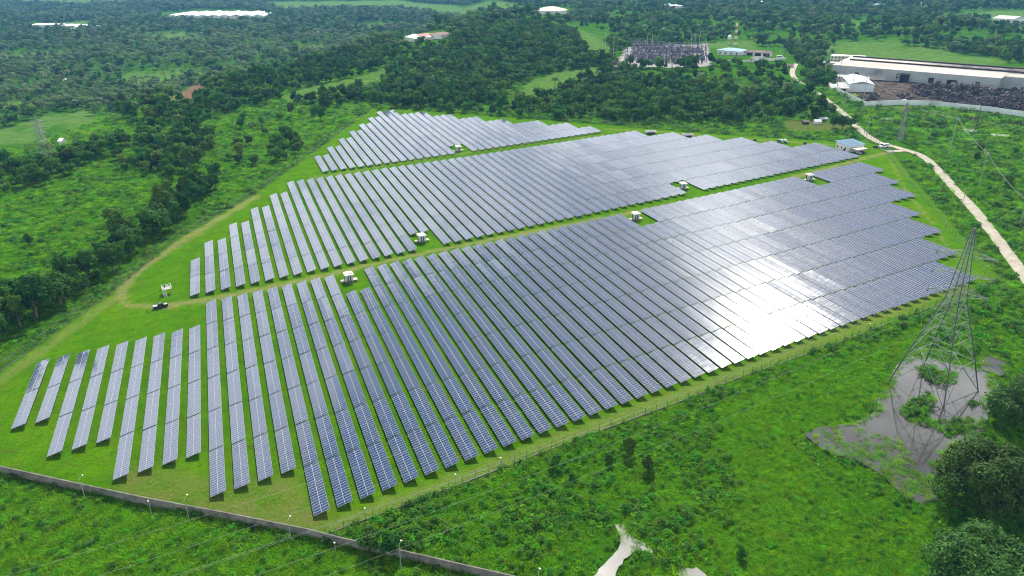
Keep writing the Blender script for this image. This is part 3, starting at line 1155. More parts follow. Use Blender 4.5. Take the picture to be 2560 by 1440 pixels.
# (name of the stand, outline of the tree feet on the photograph, chance per 6 m cell, kinds)
STANDS = [
    ('belt beside the left fence', [(-120, 905), (0, 868), (110, 800), (215, 738), (330, 648), (450, 556), (540, 478), (550, 440), (480, 470), (400, 540), (310, 595), (250, 640), (200, 690), (60, 760), (-120, 830)], 0.85, 'round tall tall mid'),
    ('clump on the left meadow', [(270, 425), (330, 440), (420, 452), (520, 415), (540, 345), (440, 335), (300, 362)], 0.5, 'tall mid airy round spread mid'),
    ('grove by the valley edge', [(-150, 520), (0, 490), (60, 478), (140, 458), (210, 420), (310, 356), (320, 345), (230, 372), (130, 412), (0, 428), (-150, 445)], 0.6, 'round mid spread'),
    ('thicket by the fence corner', [(640, 395), (690, 410), (775, 390), (770, 350), (690, 350), (640, 370)], 0.3, 'round mid'),
    ('stand along the hillcrest', [(440, 308), (600, 282), (700, 248), (760, 225), (900, 205), (1000, 162), (1010, 138), (900, 140), (760, 162), (620, 200), (520, 255), (440, 295)], 0.4, 'round tall mid'),
    ('copse below the hillcrest', [(725, 262), (735, 235), (800, 212), (880, 203), (930, 235), (905, 262), (810, 268)], 0.5, 'round mid tall'),
    ('wood on the central hill', [(900, 258), (960, 212), (1000, 172), (1060, 132), (1130, 95), (1210, 78), (1330, 52), (1450, 85), (1520, 120), (1500, 165), (1420, 180), (1315, 195), (1270, 215), (1235, 250), (1160, 284), (1010, 266)], 0.85, 'round mid tall mid spread airy round'),
    ('wood behind the far fence', [(1290, 278), (1330, 262), (1400, 250), (1450, 225), (1520, 208), (1600, 200), (1680, 200), (1730, 215), (1760, 240), (1830, 262), (1900, 262), (1965, 268), (1985, 280), (1940, 296), (1830, 312), (1620, 306), (1420, 300)], 0.6, 'round tall mid airy spread round'),
    ('open grove before the substation', [(1540, 178), (1780, 170), (1960, 182), (1990, 215), (1960, 240), (1850, 240), (1760, 215), (1600, 200)], 0.1, 'tall airy round'),
    ('scatter on the left meadow', [(560, 330), (760, 260), (900, 262), (860, 300), (760, 340), (640, 350), (600, 420), (540, 420)], 0.04, 'round airy mid'),
    ('scatter on the right meadow', [(2150, 300), (2560, 350), (2700, 380), (2700, 640), (2560, 640), (2330, 380)], 0.03, 'round young'),
]
SINGLE = [
    (75, 612, 'round', 0.55, 'small round dark tree alone on the open left meadow'),
    (594, 372, 'round', 1.0, 'wide round dark tree standing alone on the upper left meadow'),
    (575, 400, 'spread', 0.55, 'small spreading tree just below the lone round tree on the left meadow'),
    (638, 412, 'round', 0.8, 'dark oval tree between the lone round tree and the left fence'),
    (655, 318, 'airy', 1.0, 'pale feathery tree in the middle of the upper left meadow'),
    (700, 300, 'spread', 0.7, 'broad flat crowned tree beside the pale feathery meadow tree'),
    (610, 300, 'mid', 0.7, 'green tree left of the pale feathery meadow tree'),
    (820, 268, 'round', 0.8, 'dark round tree nearest the far left fence corner'),
    (1523, 1160, 'young', 0.62, 'small dark tree left of the pair in the weeds beyond the front fence'),
    (1572, 1135, 'young', 0.95, 'tallest dark tree in the weeds beyond the front fence'),
    (1618, 1178, 'young', 0.85, 'dark narrow tree right of the tallest one beyond the front fence'),
    (1388, 1172, 'young', 0.75, 'green young tree touching the front fence base'),
    (1432, 1205, 'young', 0.5, 'smallest dark tree in the weeds near the front fence'),
    (1852, 1395, 'young', 0.5, 'small dark tree alone near the bottom edge between stream and marsh'),
    (925, 1375, 'round', 0.75, 'bushy brown topped tree behind the concrete wall corner'),
    (975, 1384, 'round', 0.62, 'dark bush like tree growing against the inner face of the concrete wall'),
    (1700, 260, 'round', 1.2, 'large dark tree in the gap of the wood behind the far fence'),
    (1960, 285, 'round', 1.7, 'biggest round dark tree left of the concrete road'),
    (1925, 300, 'spread', 1.3, 'spreading tree leaning on the biggest one left of the concrete road'),
    (2082, 320, 'round', 1.0, 'left dark tree of the three beside the small huts'),
    (2106, 323, 'round', 1.3, 'middle dark tree of the three beside the small huts'),
    (2126, 319, 'spread', 1.0, 'right dark tree of the three, overhanging the concrete road'),
    (2040, 300, 'young', 1.0, 'narrow dark tree standing behind the small huts'),
    (2335, 345, 'round', 0.6, 'dark bushy tree on the right meadow below the milky pool'),
    (2450, 380, 'round', 0.6, 'dark bushy tree on the right meadow near the lattice pole'),
    (1575, 165, 'round', 1.3, 'leftmost large dark tree before the switchyard'),
    (1620, 170, 'spread', 1.2, 'spreading dark tree before the middle of the switchyard'),
    (1650, 172, 'round', 0.9, 'small round tree before the middle of the switchyard'),
    (1700, 170, 'round', 1.3, 'rightmost large dark tree before the switchyard'),
    (1810, 175, 'round', 1.2, 'dark round tree on the lawn before the blue roofed control house'),
    (540, 470, 'tall', 0.8, 'tall dark tree at the far tip of the belt by the left fence'),
]
cand = []          # x, y, kind, scale, stand
tx, ty = jgrid(-300, 1350, -120, 1550, 6.5, 31)
ok = clear_of(tx, ty)
tu, tv, tw_ = proj(tx, ty, hgt(tx, ty))
rr = rng.random(len(tx))
taken = np.zeros(len(tx), bool)
for sname, poly, p_, kinds in STANDS:
    m = pip(poly, tu, tv) & ok & ~taken & (rr < p_) & (tw_ > 5)
    taken |= pip(poly, tu, tv)
    kl = kinds.split()
    for k in np.nonzero(m)[0]:
        cand.append((tx[k], ty[k], kl[rng.integers(len(kl))], rng.choice((0.55, 0.8, 1.0, 1.25), p=(.2, .35, .3, .15)) * rng.uniform(0.85, 1.15) * (1.15 if sname.startswith('belt') else 1.0), sname, tw_[k]))
for u, v, kn, sc, lb in SINGLE:
    p = G(u, v)
    cand.append((p.x, p.y, kn, sc, lb, 0.0))
# loose trees and woods over the rest of the country, thinning out to clearings
far_pts = []
for (x0, x1, y0, y1, s, dmin, dmax, sd) in ((-700, 1800, 100, 1900, 8.5, 560, 1250, 5), (-2200, 3800, 300, 4300, 13.0, 1250, 4300, 6)):
    x, y = jgrid(x0, x1, y0, y1, s, sd)
    dd = np.hypot(x - CAM[0], y - CAM[1])
    u, v, w_ = proj(x, y, hgt(x, y))
    okk = (dd > dmin) & (dd <= dmax) & (w_ > 5) & (u > -260) & (u < 2820)
    x, y, u, v, dd = x[okk], y[okk], u[okk], v[okk], dd[okk]
    okk = clear_of(x, y, 9)
    for _, poly, _, _ in STANDS:
        okk &= ~pip(poly, u, v)
    for poly in ([(380, 470), (560, 260), (900, 200), (1000, 190), (950, 265), (700, 480)], [(1240, 262), (1320, 190), (1500, 165), (1560, 178), (1430, 210), (1330, 255)],
                 [(1300, 300), (2000, 292), (2200, 360), (1500, 322)], [(2005, 212), (2090, 225), (2165, 262), (2250, 255), (2600, 300), (2850, 330), (2850, 700), (2560, 640), (2300, 370), (2160, 320)],
                 [(-200, 300), (0, 320), (310, 285), (325, 350), (130, 400), (-200, 440)], [(1480, 150), (1540, 90), (1420, 60), (1400, 90)]):
        okk &= ~pip(poly, u, v)
    dv, sv, _ = seg_dist(x, y, VALLEY)
    thin = 0.12 if dmax < 1500 else -0.02
    cover = 0.5 + 0.5 * wav(x, y, 260, 40) + 0.35 * wav(x, y, 90, 41)
    okk &= rng.random(len(x)) < np.clip(thin + cover * 1.15 + 0.45 * (dv * sv > 20), 0.02, 0.93)
    for k in np.nonzero(okk)[0]:
        far_pts.append((x[k], y[k], dd[k], dv[k] * sv[k], u[k], v[k]))
# the 300 that show largest are things, with trunk and crown; the rest is one far wood
cand.sort(key=lambda c: c[5] / c[3])
own, rest_t = cand[:290], cand[290:]
stands = {}
for c in own:
    stands.setdefault(c[4], []).append(c)
for sname, lst in stands.items():
    lst.sort(key=lambda c: c[5])
    cnt = {}
    for k, (x, y, kn, sc, _, wd_) in enumerate(lst):
        var = random.randrange(2)
        cm, tm = TREE[kn][var]
        words = KINDS[kn][6]
        e = empty('tree', (x, y, float(hgt(x, y)) - 0.1), random.uniform(0, 6.28))
        e.scale = (sc * random.uniform(0.9, 1.1), sc * random.uniform(0.9, 1.1), sc * random.uniform(0.88, 1.12))
        for nm_, me_ in (('crown', cm), ('trunk', tm)):
            c_ = bpy.data.objects.new(nm_, me_)
            COL.objects.link(c_)
            c_.parent = e
        cnt[kn] = cnt.get(kn, 0) + 1
        if wd_ == 0.0:
            tag(e, sname, 'tree', 'single trees')
            continue
        tag(e, '%s, %s nearest of its kind in the %s' % (words, ordinal(cnt[kn]), sname), 'tree', 'trees of the ' + sname)

KIND_L = list(KINDS)
W_PROT = []
for kn in KIND_L:
    W_PROT += LOW[kn]
W_PROT += PALMS
names = [o.name for o in W_PROT]
order = {n_: k for k, n_ in enumerate(sorted(names))}


def proto_i(kn):
    if kn == 'palm':
        return order[PALMS[random.randrange(2)].name]
    return order[LOW[kn][random.randrange(2)].name]


P_, R_, S_, I_ = [], [], [], []
for x, y, kn, sc, _, _ in rest_t:
    P_.append((x, y, float(hgt(x, y)) - 0.2))
    R_.append((0, 0, random.uniform(0, 6.28)))
    S_.append((sc, sc, sc * random.uniform(0.9, 1.1)))
    I_.append(proto_i(kn))
far_x = np.array([f[0] for f in far_pts])
far_z = hgt(far_x, np.array([f[1] for f in far_pts]))
for (x, y, dd, sdv, u, v), z in zip(far_pts, far_z):
    palm = 0.7 if (sdv > 30 and dd < 1900) else (0.12 if sdv < 0 else 0.3)
    kn = 'palm' if random.random() < palm else random.choice(('round', 'mid', 'tall', 'round', 'spread', 'airy', 'mid', 'young'))
    sc = random.uniform(0.6, 1.45) * (1.0 if dd < 1250 else 1.3)
    P_.append((x, y, z - 0.3))
    R_.append((0, 0, random.uniform(0, 6.28)))
    S_.append((sc, sc, sc * random.uniform(0.85, 1.1)))
    I_.append(proto_i(kn))
print('far trees', len(P_), 'own trees', len(own))
scatter('far_woods', P_, R_, S_, I_, W_PROT, 'mixed woods and palm groves over the far hills and the valley', 'woods')

# ------------------------------------------------------------------ undergrowth outside the fence
P_, R_, S_, I_ = [], [], [], []
for (dmin, dmax, s, sd) in ((60, 270, 1.2, 51), (270, 400, 1.75, 52), (400, 620, 2.8, 53), (620, 850, 4.4, 54)):
    x, y = jgrid(-260, 860, -120, 840, s, sd)
    dd = np.hypot(x - CAM[0], y - CAM[1])
    z = hgt(x, y)
    u, v, w_ = proj(x, y, z)
    okk = (dd > dmin) & (dd <= dmax) & (w_ > 5) & (u > -220) & (u < 2780) & (v < 1640)
    x, y, z, u, v, dd = x[okk], y[okk], z[okk], u[okk], v[okk], dd[okk]
    okk = ~pip(SITE, x, y)
    dr, _, _ = seg_dist(x, y, ROAD)
    okk &= dr > 3.4
    for k in (0, 3, 5):
        okk &= ~pip(BUILT[k], x, y)
    for k in (0, 2):
        okk &= ~pip(BUILT[k], x, y)
    wet = np.zeros(len(x), bool)
    rim = np.zeros(len(x), bool)
    for kp, pw in enumerate(POND_W):
        wi = pip(pw, x, y)
        de, _, _ = seg_dist(x, y, pw + [pw[0]])
        wet |= wi
        rim |= wi & (de < (1.0 if kp < 2 else 0.25) * (1.0 + 2.2 * rng.random(len(x)) ** 2))
    isl = np.zeros(len(x), bool)
    for ip_ in ISLANDS:
        isl |= pip(ip_, x, y)
    marsh = pip(MARSH, x, y)
    okk &= (~wet) | isl | rim | (marsh & (rng.random(len(x)) < 0.72 + 0.5 * wav(x, y, 9, 66)))
    okk &= ~pip(SCARP, x, y)
    for fp in FIELDS:
        okk &= ~pip(fp, x, y)
    dens = 0.5 + 0.5 * wav(x, y, 38, 61) + 0.35 * wav(x, y, 13, 62)
    right = u > 1000 + (1440 - v) * 0.2
    front_left = pip([(-300, 1700), (-300, 1150), (0, 1190), (1200, 1440), (1500, 1700)], u, v)
    left = pip([(-300, 960), (0, 940), (932, 269), (900, 200), (-300, 300)], u, v)
    keep = np.where(front_left, 0.95, np.where(left, np.clip(0.25 + 0.9 * dens, 0.05, 0.95), np.clip(0.3 + 0.9 * dens, 0.12, 0.97)))
    grassy = pip(GRASSY, x, y)
    okk &= (rng.random(len(x)) < np.where(grassy, 0.93, keep)) | isl
    for k in np.nonzero(okk)[0]:
        b = dens[k]
        if front_left[k]:
            grass = random.random() < 0.82
        elif (marsh[k] or rim[k]) and wet[k] and not isl[k]:
            grass = True
        elif left[k]:
            grass = random.random() > 0.1 + 0.6 * b
        else:
            grass = random.random() > 0.16 + 0.68 * b
        if grassy[k]:
            grass = random.random() < 0.9
        sc = s / 1.2 * (0.75 if grassy[k] or left[k] else 1.0) * random.uniform(0.65, 1.25) * (0.85 + 0.55 * max(0, b))
        if marsh[k]:
            sc *= 0.75
        zz = z[k] - 0.05 + (0.36 if wet[k] else 0)
        P_.append((x[k], y[k], zz))
        R_.append((random.uniform(-.1, .1), random.uniform(-.1, .1), random.uniform(0, 6.28)))
        hs = 1.0 if dd[k] < 400 else 0.75
        S_.append((sc, sc, sc * random.uniform(0.7, 1.2) * hs))
        I_.append(random.choice(GRASS_I if grass else BUSH_I))
print('undergrowth', len(P_))
scatter('undergrowth', P_, R_, S_, I_, BUSH, 'lush green weeds, ferns and grass covering the ground outside the fence', 'undergrowth')
# ------------------------------------------------------------------ more materials
M['roof_cream'] = mat_plain('cream_roof_sheet', (0.66, 0.58, 0.47), 0.85, 0.08, 0.05, spec=0.05, dirt=(0.42, 0.36, 0.30))
M['roof_white'] = mat_plain('white_roof_sheet', (0.74, 0.75, 0.74), 0.85, 0.06, 0.1, spec=0.05)
M['roof_blue'] = mat_plain('blue_roof_sheet', (0.30, 0.45, 0.58), 0.85, 0.1, 0.3, spec=0.05)
M['roof_grey'] = mat_plain('grey_roof_sheet', (0.48, 0.50, 0.50), 0.85, 0.1, 0.1, spec=0.05)
M['roof_brown'] = mat_plain('brown_roof_sheet', (0.24, 0.17, 0.15), 0.85, 0.2, 0.2, spec=0.05)
M['wall_sheet'] = mat_plain('grey_wall_sheet', (0.50, 0.56, 0.56), 0.55, 0.06, 0.1, dirt=(0.27, 0.29, 0.28))
M['wall_pale'] = mat_plain('pale_wall', (0.62, 0.62, 0.58), 0.7, 0.08, 0.2)
M['wall_cream'] = mat_plain('cream_wall', (0.50, 0.48, 0.38), 0.7, 0.1, 0.2)
M['wall_green'] = mat_plain('grey_green_wall', (0.55, 0.64, 0.60), 0.75, 0.12, 0.1, dirt=(0.2, 0.23, 0.2))
M['opening'] = mat_plain('dark_opening', (0.012, 0.012, 0.014), 0.8, 0.2, 1.0)  # near-black boxes on the walls, painting the shade inside doorways
M['soot'] = mat_plain('sooty_metal', (0.035, 0.028, 0.026), 0.8, 0.4, 0.4)
M['gravel'] = mat_plain('gravel', (0.24, 0.23, 0.22), 0.95, 0.25, 0.4, bump=0.3)
M['asphalt'] = mat_plain('asphalt', (0.10, 0.11, 0.12), 0.9, 0.2, 0.3)
M['tyre'] = mat_plain('tyre_rubber', (0.015, 0.015, 0.015), 0.8, 0.2, 3)
M['car_dark'] = mat_plain('dark_navy_paint', (0.012, 0.014, 0.028), 0.15, 0.1, 2, spec=0.6)
M['car_white'] = mat_plain('white_car_paint', (0.72, 0.73, 0.74), 0.2, 0.05, 2, spec=0.6)
M['car_maroon'] = mat_plain('maroon_paint', (0.15, 0.02, 0.02), 0.2, 0.1, 2, spec=0.6)
M['truck_blue'] = mat_plain('blue_truck_paint', (0.03, 0.12, 0.20), 0.3, 0.1, 2)
M['scrap'] = mat_plain('scrap_metal', (0.045, 0.042, 0.045), 0.7, 0.6, 0.6, metal=0.2)
M['scrap2'] = mat_plain('rusty_scrap', (0.10, 0.075, 0.065), 0.8, 0.5, 0.6)
M['lattice'] = mat_plain('lattice_steel', (0.19, 0.23, 0.19), 0.5, 0.25, 0.8)
M['lattice_dark'] = mat_plain('weathered_lattice_leg', (0.06, 0.08, 0.075), 0.55, 0.3, 0.8)  # legs darker than the bracing
M['wire'] = mat_plain('bare_conductor', (0.30, 0.33, 0.28), 0.8, 0.1, 1, spec=0.1)
M['gantry'] = mat_plain('dull_gantry_steel', (0.12, 0.12, 0.15), 0.6, 0.25, 0.8)
M['cabinet'] = mat_plain('container_grey', (0.44, 0.50, 0.52), 0.5, 0.1, 0.6, dirt=(0.3, 0.32, 0.32))
M['deck'] = mat_plain('deck_timber', (0.42, 0.37, 0.32), 0.8, 0.2, 1.0)
M['red'] = mat_plain('red_paint', (0.40, 0.05, 0.04), 0.5, 0.1, 1)
M['cloth_dark'] = mat_plain('dark_clothing', (0.012, 0.012, 0.016), 0.9, 0.3, 3)
M['skin'] = mat_plain('skin', (0.28, 0.15, 0.09), 0.6, 0.1, 3)
M['hair'] = mat_plain('black_hair', (0.01, 0.009, 0.009), 0.6, 0.1, 3)
M['fence_wire'] = mat_plain('dull_fence_wire', (0.10, 0.11, 0.09), 0.9, 0.2, 1, spec=0.05)
M['fence_green'] = mat_plain('green_coated_mesh', (0.10, 0.16, 0.12), 0.6, 0.2, 1)


def height_to(p, vtop):
    """how tall something standing at p is when the photograph shows its top at row vtop"""
    lo, hi = 0.0, 150.0
    for _ in range(40):
        m_ = (lo + hi) / 2
        if float(proj(p[0], p[1], p[2] + m_)[1]) > vtop:
            lo = m_
        else:
            hi = m_
    return lo


def gz(x, y):
    return float(hgt(x, y))


# ------------------------------------------------------------------ inverter stations
def make_station():
    root = empty('inverter_station', (0, 0, 0))
    b = MB()
    b.box((0, 0, 2.15), (3.0, 3.0, 2.5))
    for k in range(11):
        b.box((-1.35 + 0.27 * k, -1.53, 2.15), (0.12, 0.05, 2.3))
        b.box((1.53, -1.35 + 0.27 * k, 2.15), (0.05, 0.12, 2.3))
        b.box((-1.53, -1.35 + 0.27 * k, 2.15), (0.05, 0.12, 2.3))
    b.build('cabin', M['cabinet'], root)
    d = MB()
    for x in (-0.62, 0.36):
        d.box((x, -1.58, 2.05), (0.42, 0.06, 2.1))
    d.box((-1.585, 0.5, 2.05), (0.06, 0.9, 2.1))
    d.build('door', M['glass'], root)
    r = MB()
    r.box((0, 0, 3.62), (3.9, 3.7, 0.12))
    r.box((-0.1, 0.5, 3.86), (3.0, 2.4, 0.28))
    r.box((0, -1.85, 3.56), (3.9, 0.05, 0.2))
    for x in (-1.4, 1.4):
        for y in (-1.4, 1.4):
            r.bar((x, y, 3.4), (x, y, 3.6), 0.1)
    r.build('roof', M['offwhite'], root)
    for s in (-1, 1):
        k = MB()
        k.box((s * 2.5, -0.2, 0.86), (1.8, 2.6, 0.1))
        for y in (-1.3, 0.9):
            k.bar((s * 3.2, y, -0.1), (s * 3.2, y, 0.82), 0.12)
        k.build('deck', M['deck'], root)
    f = MB()
    for x in (-1.3, 1.3):
        for y in (-1.3, 1.3):
            f.box((x, y, 0.4), (0.35, 0.35, 1.0))
    f.build('footing', M['concrete'], root)
    st = MB()
    for k in range(3):
        st.box((0, -1.75 - 0.28 * k, 0.66 - 0.22 * k), (0.9, 0.28, 0.06))
    st.build('step', M['steel'], root)
    return root


STN = [((874, 706), 'on the lawn at the left of the front block'), ((1056, 606), 'in the gap near the left of the middle block'), ((1147, 379), 'in the gap of the back block'),
       ((1591, 551), 'in the front block gap nearest the glare'), ((1709, 474), 'in the right gap of the middle block'), ((2025, 452), 'in the rightmost gap of the front block')]
st0 = make_station()
for k, (px, where) in enumerate(STN):
    s_ = st0 if k == 0 else copy_tree(st0)
    p = G(*px)
    place(s_, (p.x, p.y + 1.0, 0), R(4 if k < 3 else -6))
    tag(s_, 'grey inverter cabin, cream roof, %s' % where, 'inverter station', 'inverter stations between the solar tables')


# ------------------------------------------------------------------ vehicles
def wheels(root, xs_, half, r_, wd=0.24):
    for x in xs_:
        for s in (-1, 1):
            m_ = MB()
            m_.tube([(x, s * half - wd / 2, r_), (x, s * half + wd / 2, r_)], r_, 14)
            m_.build('wheel', M['tyre'], root)


def side_profile(mb, prof, half, inset_top=None, mi=0):
    """extrude a side outline (x, z) across the width; points above inset_top lean inwards"""
    n = len(prof)
    vs = []
    for s in (-1, 1):
        for x, z in prof:
            h_ = half - (0.16 * max(0, z - inset_top) if inset_top else 0)
            vs.append((x, s * h_, z))
    fs = [(k, (k + 1) % n, n + (k + 1) % n, n + k) for k in range(n)]
    fs += [tuple(range(n))[::-1], tuple(range(n, 2 * n))]
    mb.add(vs, [f[::-1] for f in fs], mi)


def make_pickup(paint, bed, label, cat='pickup truck', covered=True):
    root = empty('pickup_truck', (0, 0, 0), 0, label, cat)
    b = MB()
    side_profile(b, [(-2.75, 0.45), (-2.8, 1.15), (-0.95, 1.18), (1.0, 1.2), (2.45, 1.08), (2.75, 0.85), (2.75, 0.45)], 0.95)
    b.build('body', paint, root)
    c = MB()
    side_profile(c, [(-0.95, 1.19), (-0.75, 1.82), (0.55, 1.86), (1.25, 1.21)], 0.86, 1.2)
    c.build('cab', M['glass'], root)
    r_ = MB()
    side_profile(r_, [(-0.74, 1.83), (0.54, 1.87), (0.5, 1.93), (-0.7, 1.9)], 0.74)
    r_.build('roof', paint, root)
    k = MB()
    k.box((-1.85, 0, 1.24), (1.75, 1.75, 0.08))
    k.build('bed_cover', bed, root)
    h_ = MB()
    h_.box((1.95, 0, 1.17), (1.1, 1.5, 0.05))
    h_.build('bonnet', bed, root)
    wheels(root, (-1.75, 1.7), 0.86, 0.4)
    for s in (-1, 1):
        m_ = MB()
        m_.box((2.74, s * 0.7, 0.85), (0.08, 0.35, 0.18))
        m_.build('headlight', M['white'], root)
    return root


p = G(402, 769)
pk = make_pickup(M['car_dark'], M['grey'], 'dark navy pickup truck parked on the grass track below the watch platform')
place(pk, (p.x, p.y, 0.05), R(14))


def make_car(paint, label):
    root = empty('parked_car', (0, 0, 0), 0, label, 'car')
    b = MB()
    side_profile(b, [(-2.1, 0.35), (-2.15, 0.85), (-1.5, 0.95), (1.0, 0.95), (2.1, 0.75), (2.15, 0.35)], 0.88)
    b.build('body', paint, root)
    c = MB()
    side_profile(c, [(-1.7, 0.95), (-1.2, 1.42), (0.35, 1.45), (1.1, 0.95)], 0.8, 0.95)
    c.build('cab', M['glass'], root)
    r_ = MB()
    side_profile(r_, [(-1.15, 1.43), (0.32, 1.46), (0.3, 1.5), (-1.1, 1.48)], 0.66)
    r_.build('roof', paint, root)
    wheels(root, (-1.35, 1.35), 0.8, 0.33)
    return root


p = G(2150, 383)
place(make_car(M['car_white'], 'white car parked under the cream carport roof'), (p.x - 1.6, p.y, 0.05), R(80))
place(make_car(M['car_maroon'], 'maroon car parked at the right side of the carport'), (p.x + 2.0, p.y + 0.6, 0.05), R(80))
cp = empty('carport', (p.x, p.y + 1.5, 0), R(4), 'cream flat roofed carport beside the blue roofed site office', 'carport')
m_ = MB()
m_.box((0, 0, 3.0), (9.5, 6.0, 0.12))
m_.box((0, -3.0, 2.95), (9.5, 0.06, 0.22))
m_.build('roof', M['offwhite'], cp)
for x in (-4.4, 0, 4.4):
    for y in (-2.6, 2.6):
        m_ = MB()
        m_.bar((x, y, 0), (x, y, 2.95), 0.14)
        m_.build('post', M['steel'], cp)


def make_van(label):
    root = empty('van', (0, 0, 0), 0, label, 'van')
    b = MB()
    side_profile(b, [(-2.6, 0.4), (-2.65, 2.1), (1.2, 2.15), (1.9, 1.3), (2.6, 1.1), (2.65, 0.4)], 1.0)
    b.build('body', M['car_white'], root)
    g_ = MB()
    g_.box((-0.4, -1.01, 1.6), (3.4, 0.03, 0.6))
    g_.box((-0.4, 1.01, 1.6), (3.4, 0.03, 0.6))
    g_.quad((1.24, -0.85, 2.13), (1.24, 0.85, 2.13), (1.92, 0.85, 1.34), (1.92, -0.85, 1.34))
    g_.quad((1.92, -0.85, 1.34), (1.92, 0.85, 1.34), (1.24, 0.85, 2.13), (1.24, -0.85, 2.13))
    g_.box((-2.66, 0, 1.6), (0.03, 1.6, 0.6))
    g_.build('window', M['glass'], root)
    wheels(root, (-1.6, 1.6), 0.9, 0.36)
    return root


p = G(2209, 369)
place(make_van('white van parked just inside the site gate'), (p.x, p.y, 0.05), R(175), 1.25)
p = G(2190, 370)
jp = make_pickup(M['soot'], M['dark'], 'small black utility vehicle parked beside the white van', 'utility vehicle')
place(jp, (p.x, p.y, 0.05), R(95), 0.85)


def make_tanker():
    root = empty('tank_truck', (0, 0, 0), 0, 'blue tank truck with two white tanks behind the solar tables', 'truck')
    c = MB()
    c.box((0, 0, 0.85), (8.0, 1.0, 0.3))
    c.build('chassis', M['dark'], root)
    b = MB()
    side_profile(b, [(-4.9, 0.7), (-4.9, 2.0), (-4.6, 2.9), (-3.0, 2.95), (-2.95, 0.7)], 1.15)
    b.build('cab', M['truck_blue'], root)
    g_ = MB()
    g_.box((-3.95, -1.16, 2.3), (0.9, 0.04, 0.6))
    g_.quad((-4.89, -0.9, 2.1), (-4.89, 0.9, 2.1), (-4.63, 0.9, 2.8), (-4.63, -0.9, 2.8))
    g_.build('window', M['glass'], root)
    for x0, x1 in ((-2.6, 0.0), (0.5, 3.3)):
        t_ = MB()
        xs_ = np.linspace(x0, x1, 7)
        t_.tube([(x, 0, 2.15) for x in xs_], [0.55, 0.98, 1.1, 1.12, 1.1, 0.98, 0.55], 16)
        t_.build('tank', M['white'], root, smooth_=True)
    k = MB()
    k.box((3.0, 0, 1.1), (2.6, 2.2, 0.12))
    k.build('deck', M['grey'], root)
    wheels(root, (-3.9, 1.6, 2.8), 0.95, 0.5, 0.32)
    return root


p = G(1957, 357)
place(make_tanker(), (p.x, p.y, 0.05), R(-14), 0.85)

# ------------------------------------------------------------------ watch platform, person on it
wp0 = G(418, 737)
plat = empty('watch_platform', (wp0.x, wp0.y, 0), R(8), 'raised platform with white railings and stairs on the left lawn', 'platform')
PH = 2.3
m_ = MB()
m_.box((0.4, 1.6, PH), (3.6, 3.0, 0.16))
m_.build('deck', M['deck'], plat)
for x in (-1.3, 2.1):
    for y in (0.25, 2.95):
        m_ = MB()
        m_.bar((x, y, -0.2), (x, y, PH), 0.2)
        m_.build('leg', M['grey'], plat)
m_ = MB()
for z in (PH + 0.5, PH + 1.05):
    m_.bar((-1.35, 3.05, z), (2.15, 3.05, z), 0.09)
    m_.bar((2.15, 0.15, z), (2.15, 3.05, z), 0.09)
    m_.bar((-1.35, 0.15, z), (-1.35, 3.05, z), 0.09)
for x in (-1.35, -0.2, 1.0, 2.15):
    m_.bar((x, 3.05, PH), (x, 3.05, PH + 1.1), 0.1)
for y in (0.15, 1.6):
    m_.bar((2.15, y, PH), (2.15, y, PH + 1.1), 0.1)
    m_.bar((-1.35, y, PH), (-1.35, y, PH + 1.1), 0.1)
m_.build('railing', M['white'], plat)
m_ = MB()
for k in range(9):
    m_.box((-0.75, 0.1 - 0.28 * k, PH - 0.1 - 0.26 * k), (1.0, 0.3, 0.05))
m_.build('stair', M['grey'], plat)
m_ = MB()
for x in (-1.3, -0.2):
    m_.bar((x, 0.1, PH + 0.95), (x, -2.2, 0.9), 0.09)
    m_.bar((x, 0.1, PH), (x, 0.1, PH + 0.95), 0.09)
    m_.bar((x, -2.2, 0.0), (x, -2.2, 0.9), 0.09)
    m_.bar((x, 0.2, PH - 0.1), (x, -2.3, -0.05), 0.12)
m_.build('handrail', M['white'], plat)


def skin_chain(verts, edges, radii, name, mat, parent, root_i=0):
    me_ = bpy.data.meshes.new(name)
    me_.from_pydata(verts, edges, [])
    me_.materials.append(mat)
    o = bpy.data.objects.new(name, me_)
    COL.objects.link(o)
    o.parent = parent
    o.modifiers.new('skin', 'SKIN')
    for k, sv in enumerate(me_.skin_vertices[0].data):
        sv.radius = (radii[k], radii[k] * 0.9)
        sv.use_root = (k == root_i)
    s = o.modifiers.new('sub', 'SUBSURF')
    s.levels = s.render_levels = 1
    return o


pe = empty('person', (0, 0, 0), 0, 'person in dark clothes standing on the watch platform', 'person')
V_ = [(0, 0, .95), (0, 0, 1.15), (0, 0.01, 1.4), (0, 0.02, 1.52), (0, 0.0, 1.62), (0, -0.01, 1.73),
      (.1, 0, .9), (.11, -.02, .5), (.11, .02, .08), (.12, -.14, .04), (-.1, 0, .9), (-.11, .02, .5), (-.11, .04, .08), (-.12, -.12, .04),
      (.19, .01, 1.4), (.25, .02, 1.12), (.24, -.08, .88), (-.19, .01, 1.4), (-.25, .02, 1.12), (-.24, -.08, .88)]
E_ = [(0, 1), (1, 2), (2, 3), (3, 4), (4, 5), (0, 6), (6, 7), (7, 8), (8, 9), (0, 10), (10, 11), (11, 12), (12, 13), (2, 14), (14, 15), (15, 16), (2, 17), (17, 18), (18, 19)]
R_2 = [.15, .14, .16, .06, .09, .08, .1, .075, .05, .045, .1, .075, .05, .045, .07, .05, .04, .07, .05, .04]
skin_chain(V_, E_, R_2, 'body', M['cloth_dark'], pe)
m_ = MB()
m_.tube([(0, 0.0, 1.66), (0, 0.0, 1.75), (0, 0.0, 1.8)], [.105, .1, .05], 10)
m_.build('hair', M['hair'], pe)
pe.location = (wp0.x - 0.55, wp0.y + 1.9, PH + 0.08)
pe.rotation_euler = (0, 0, R(60))


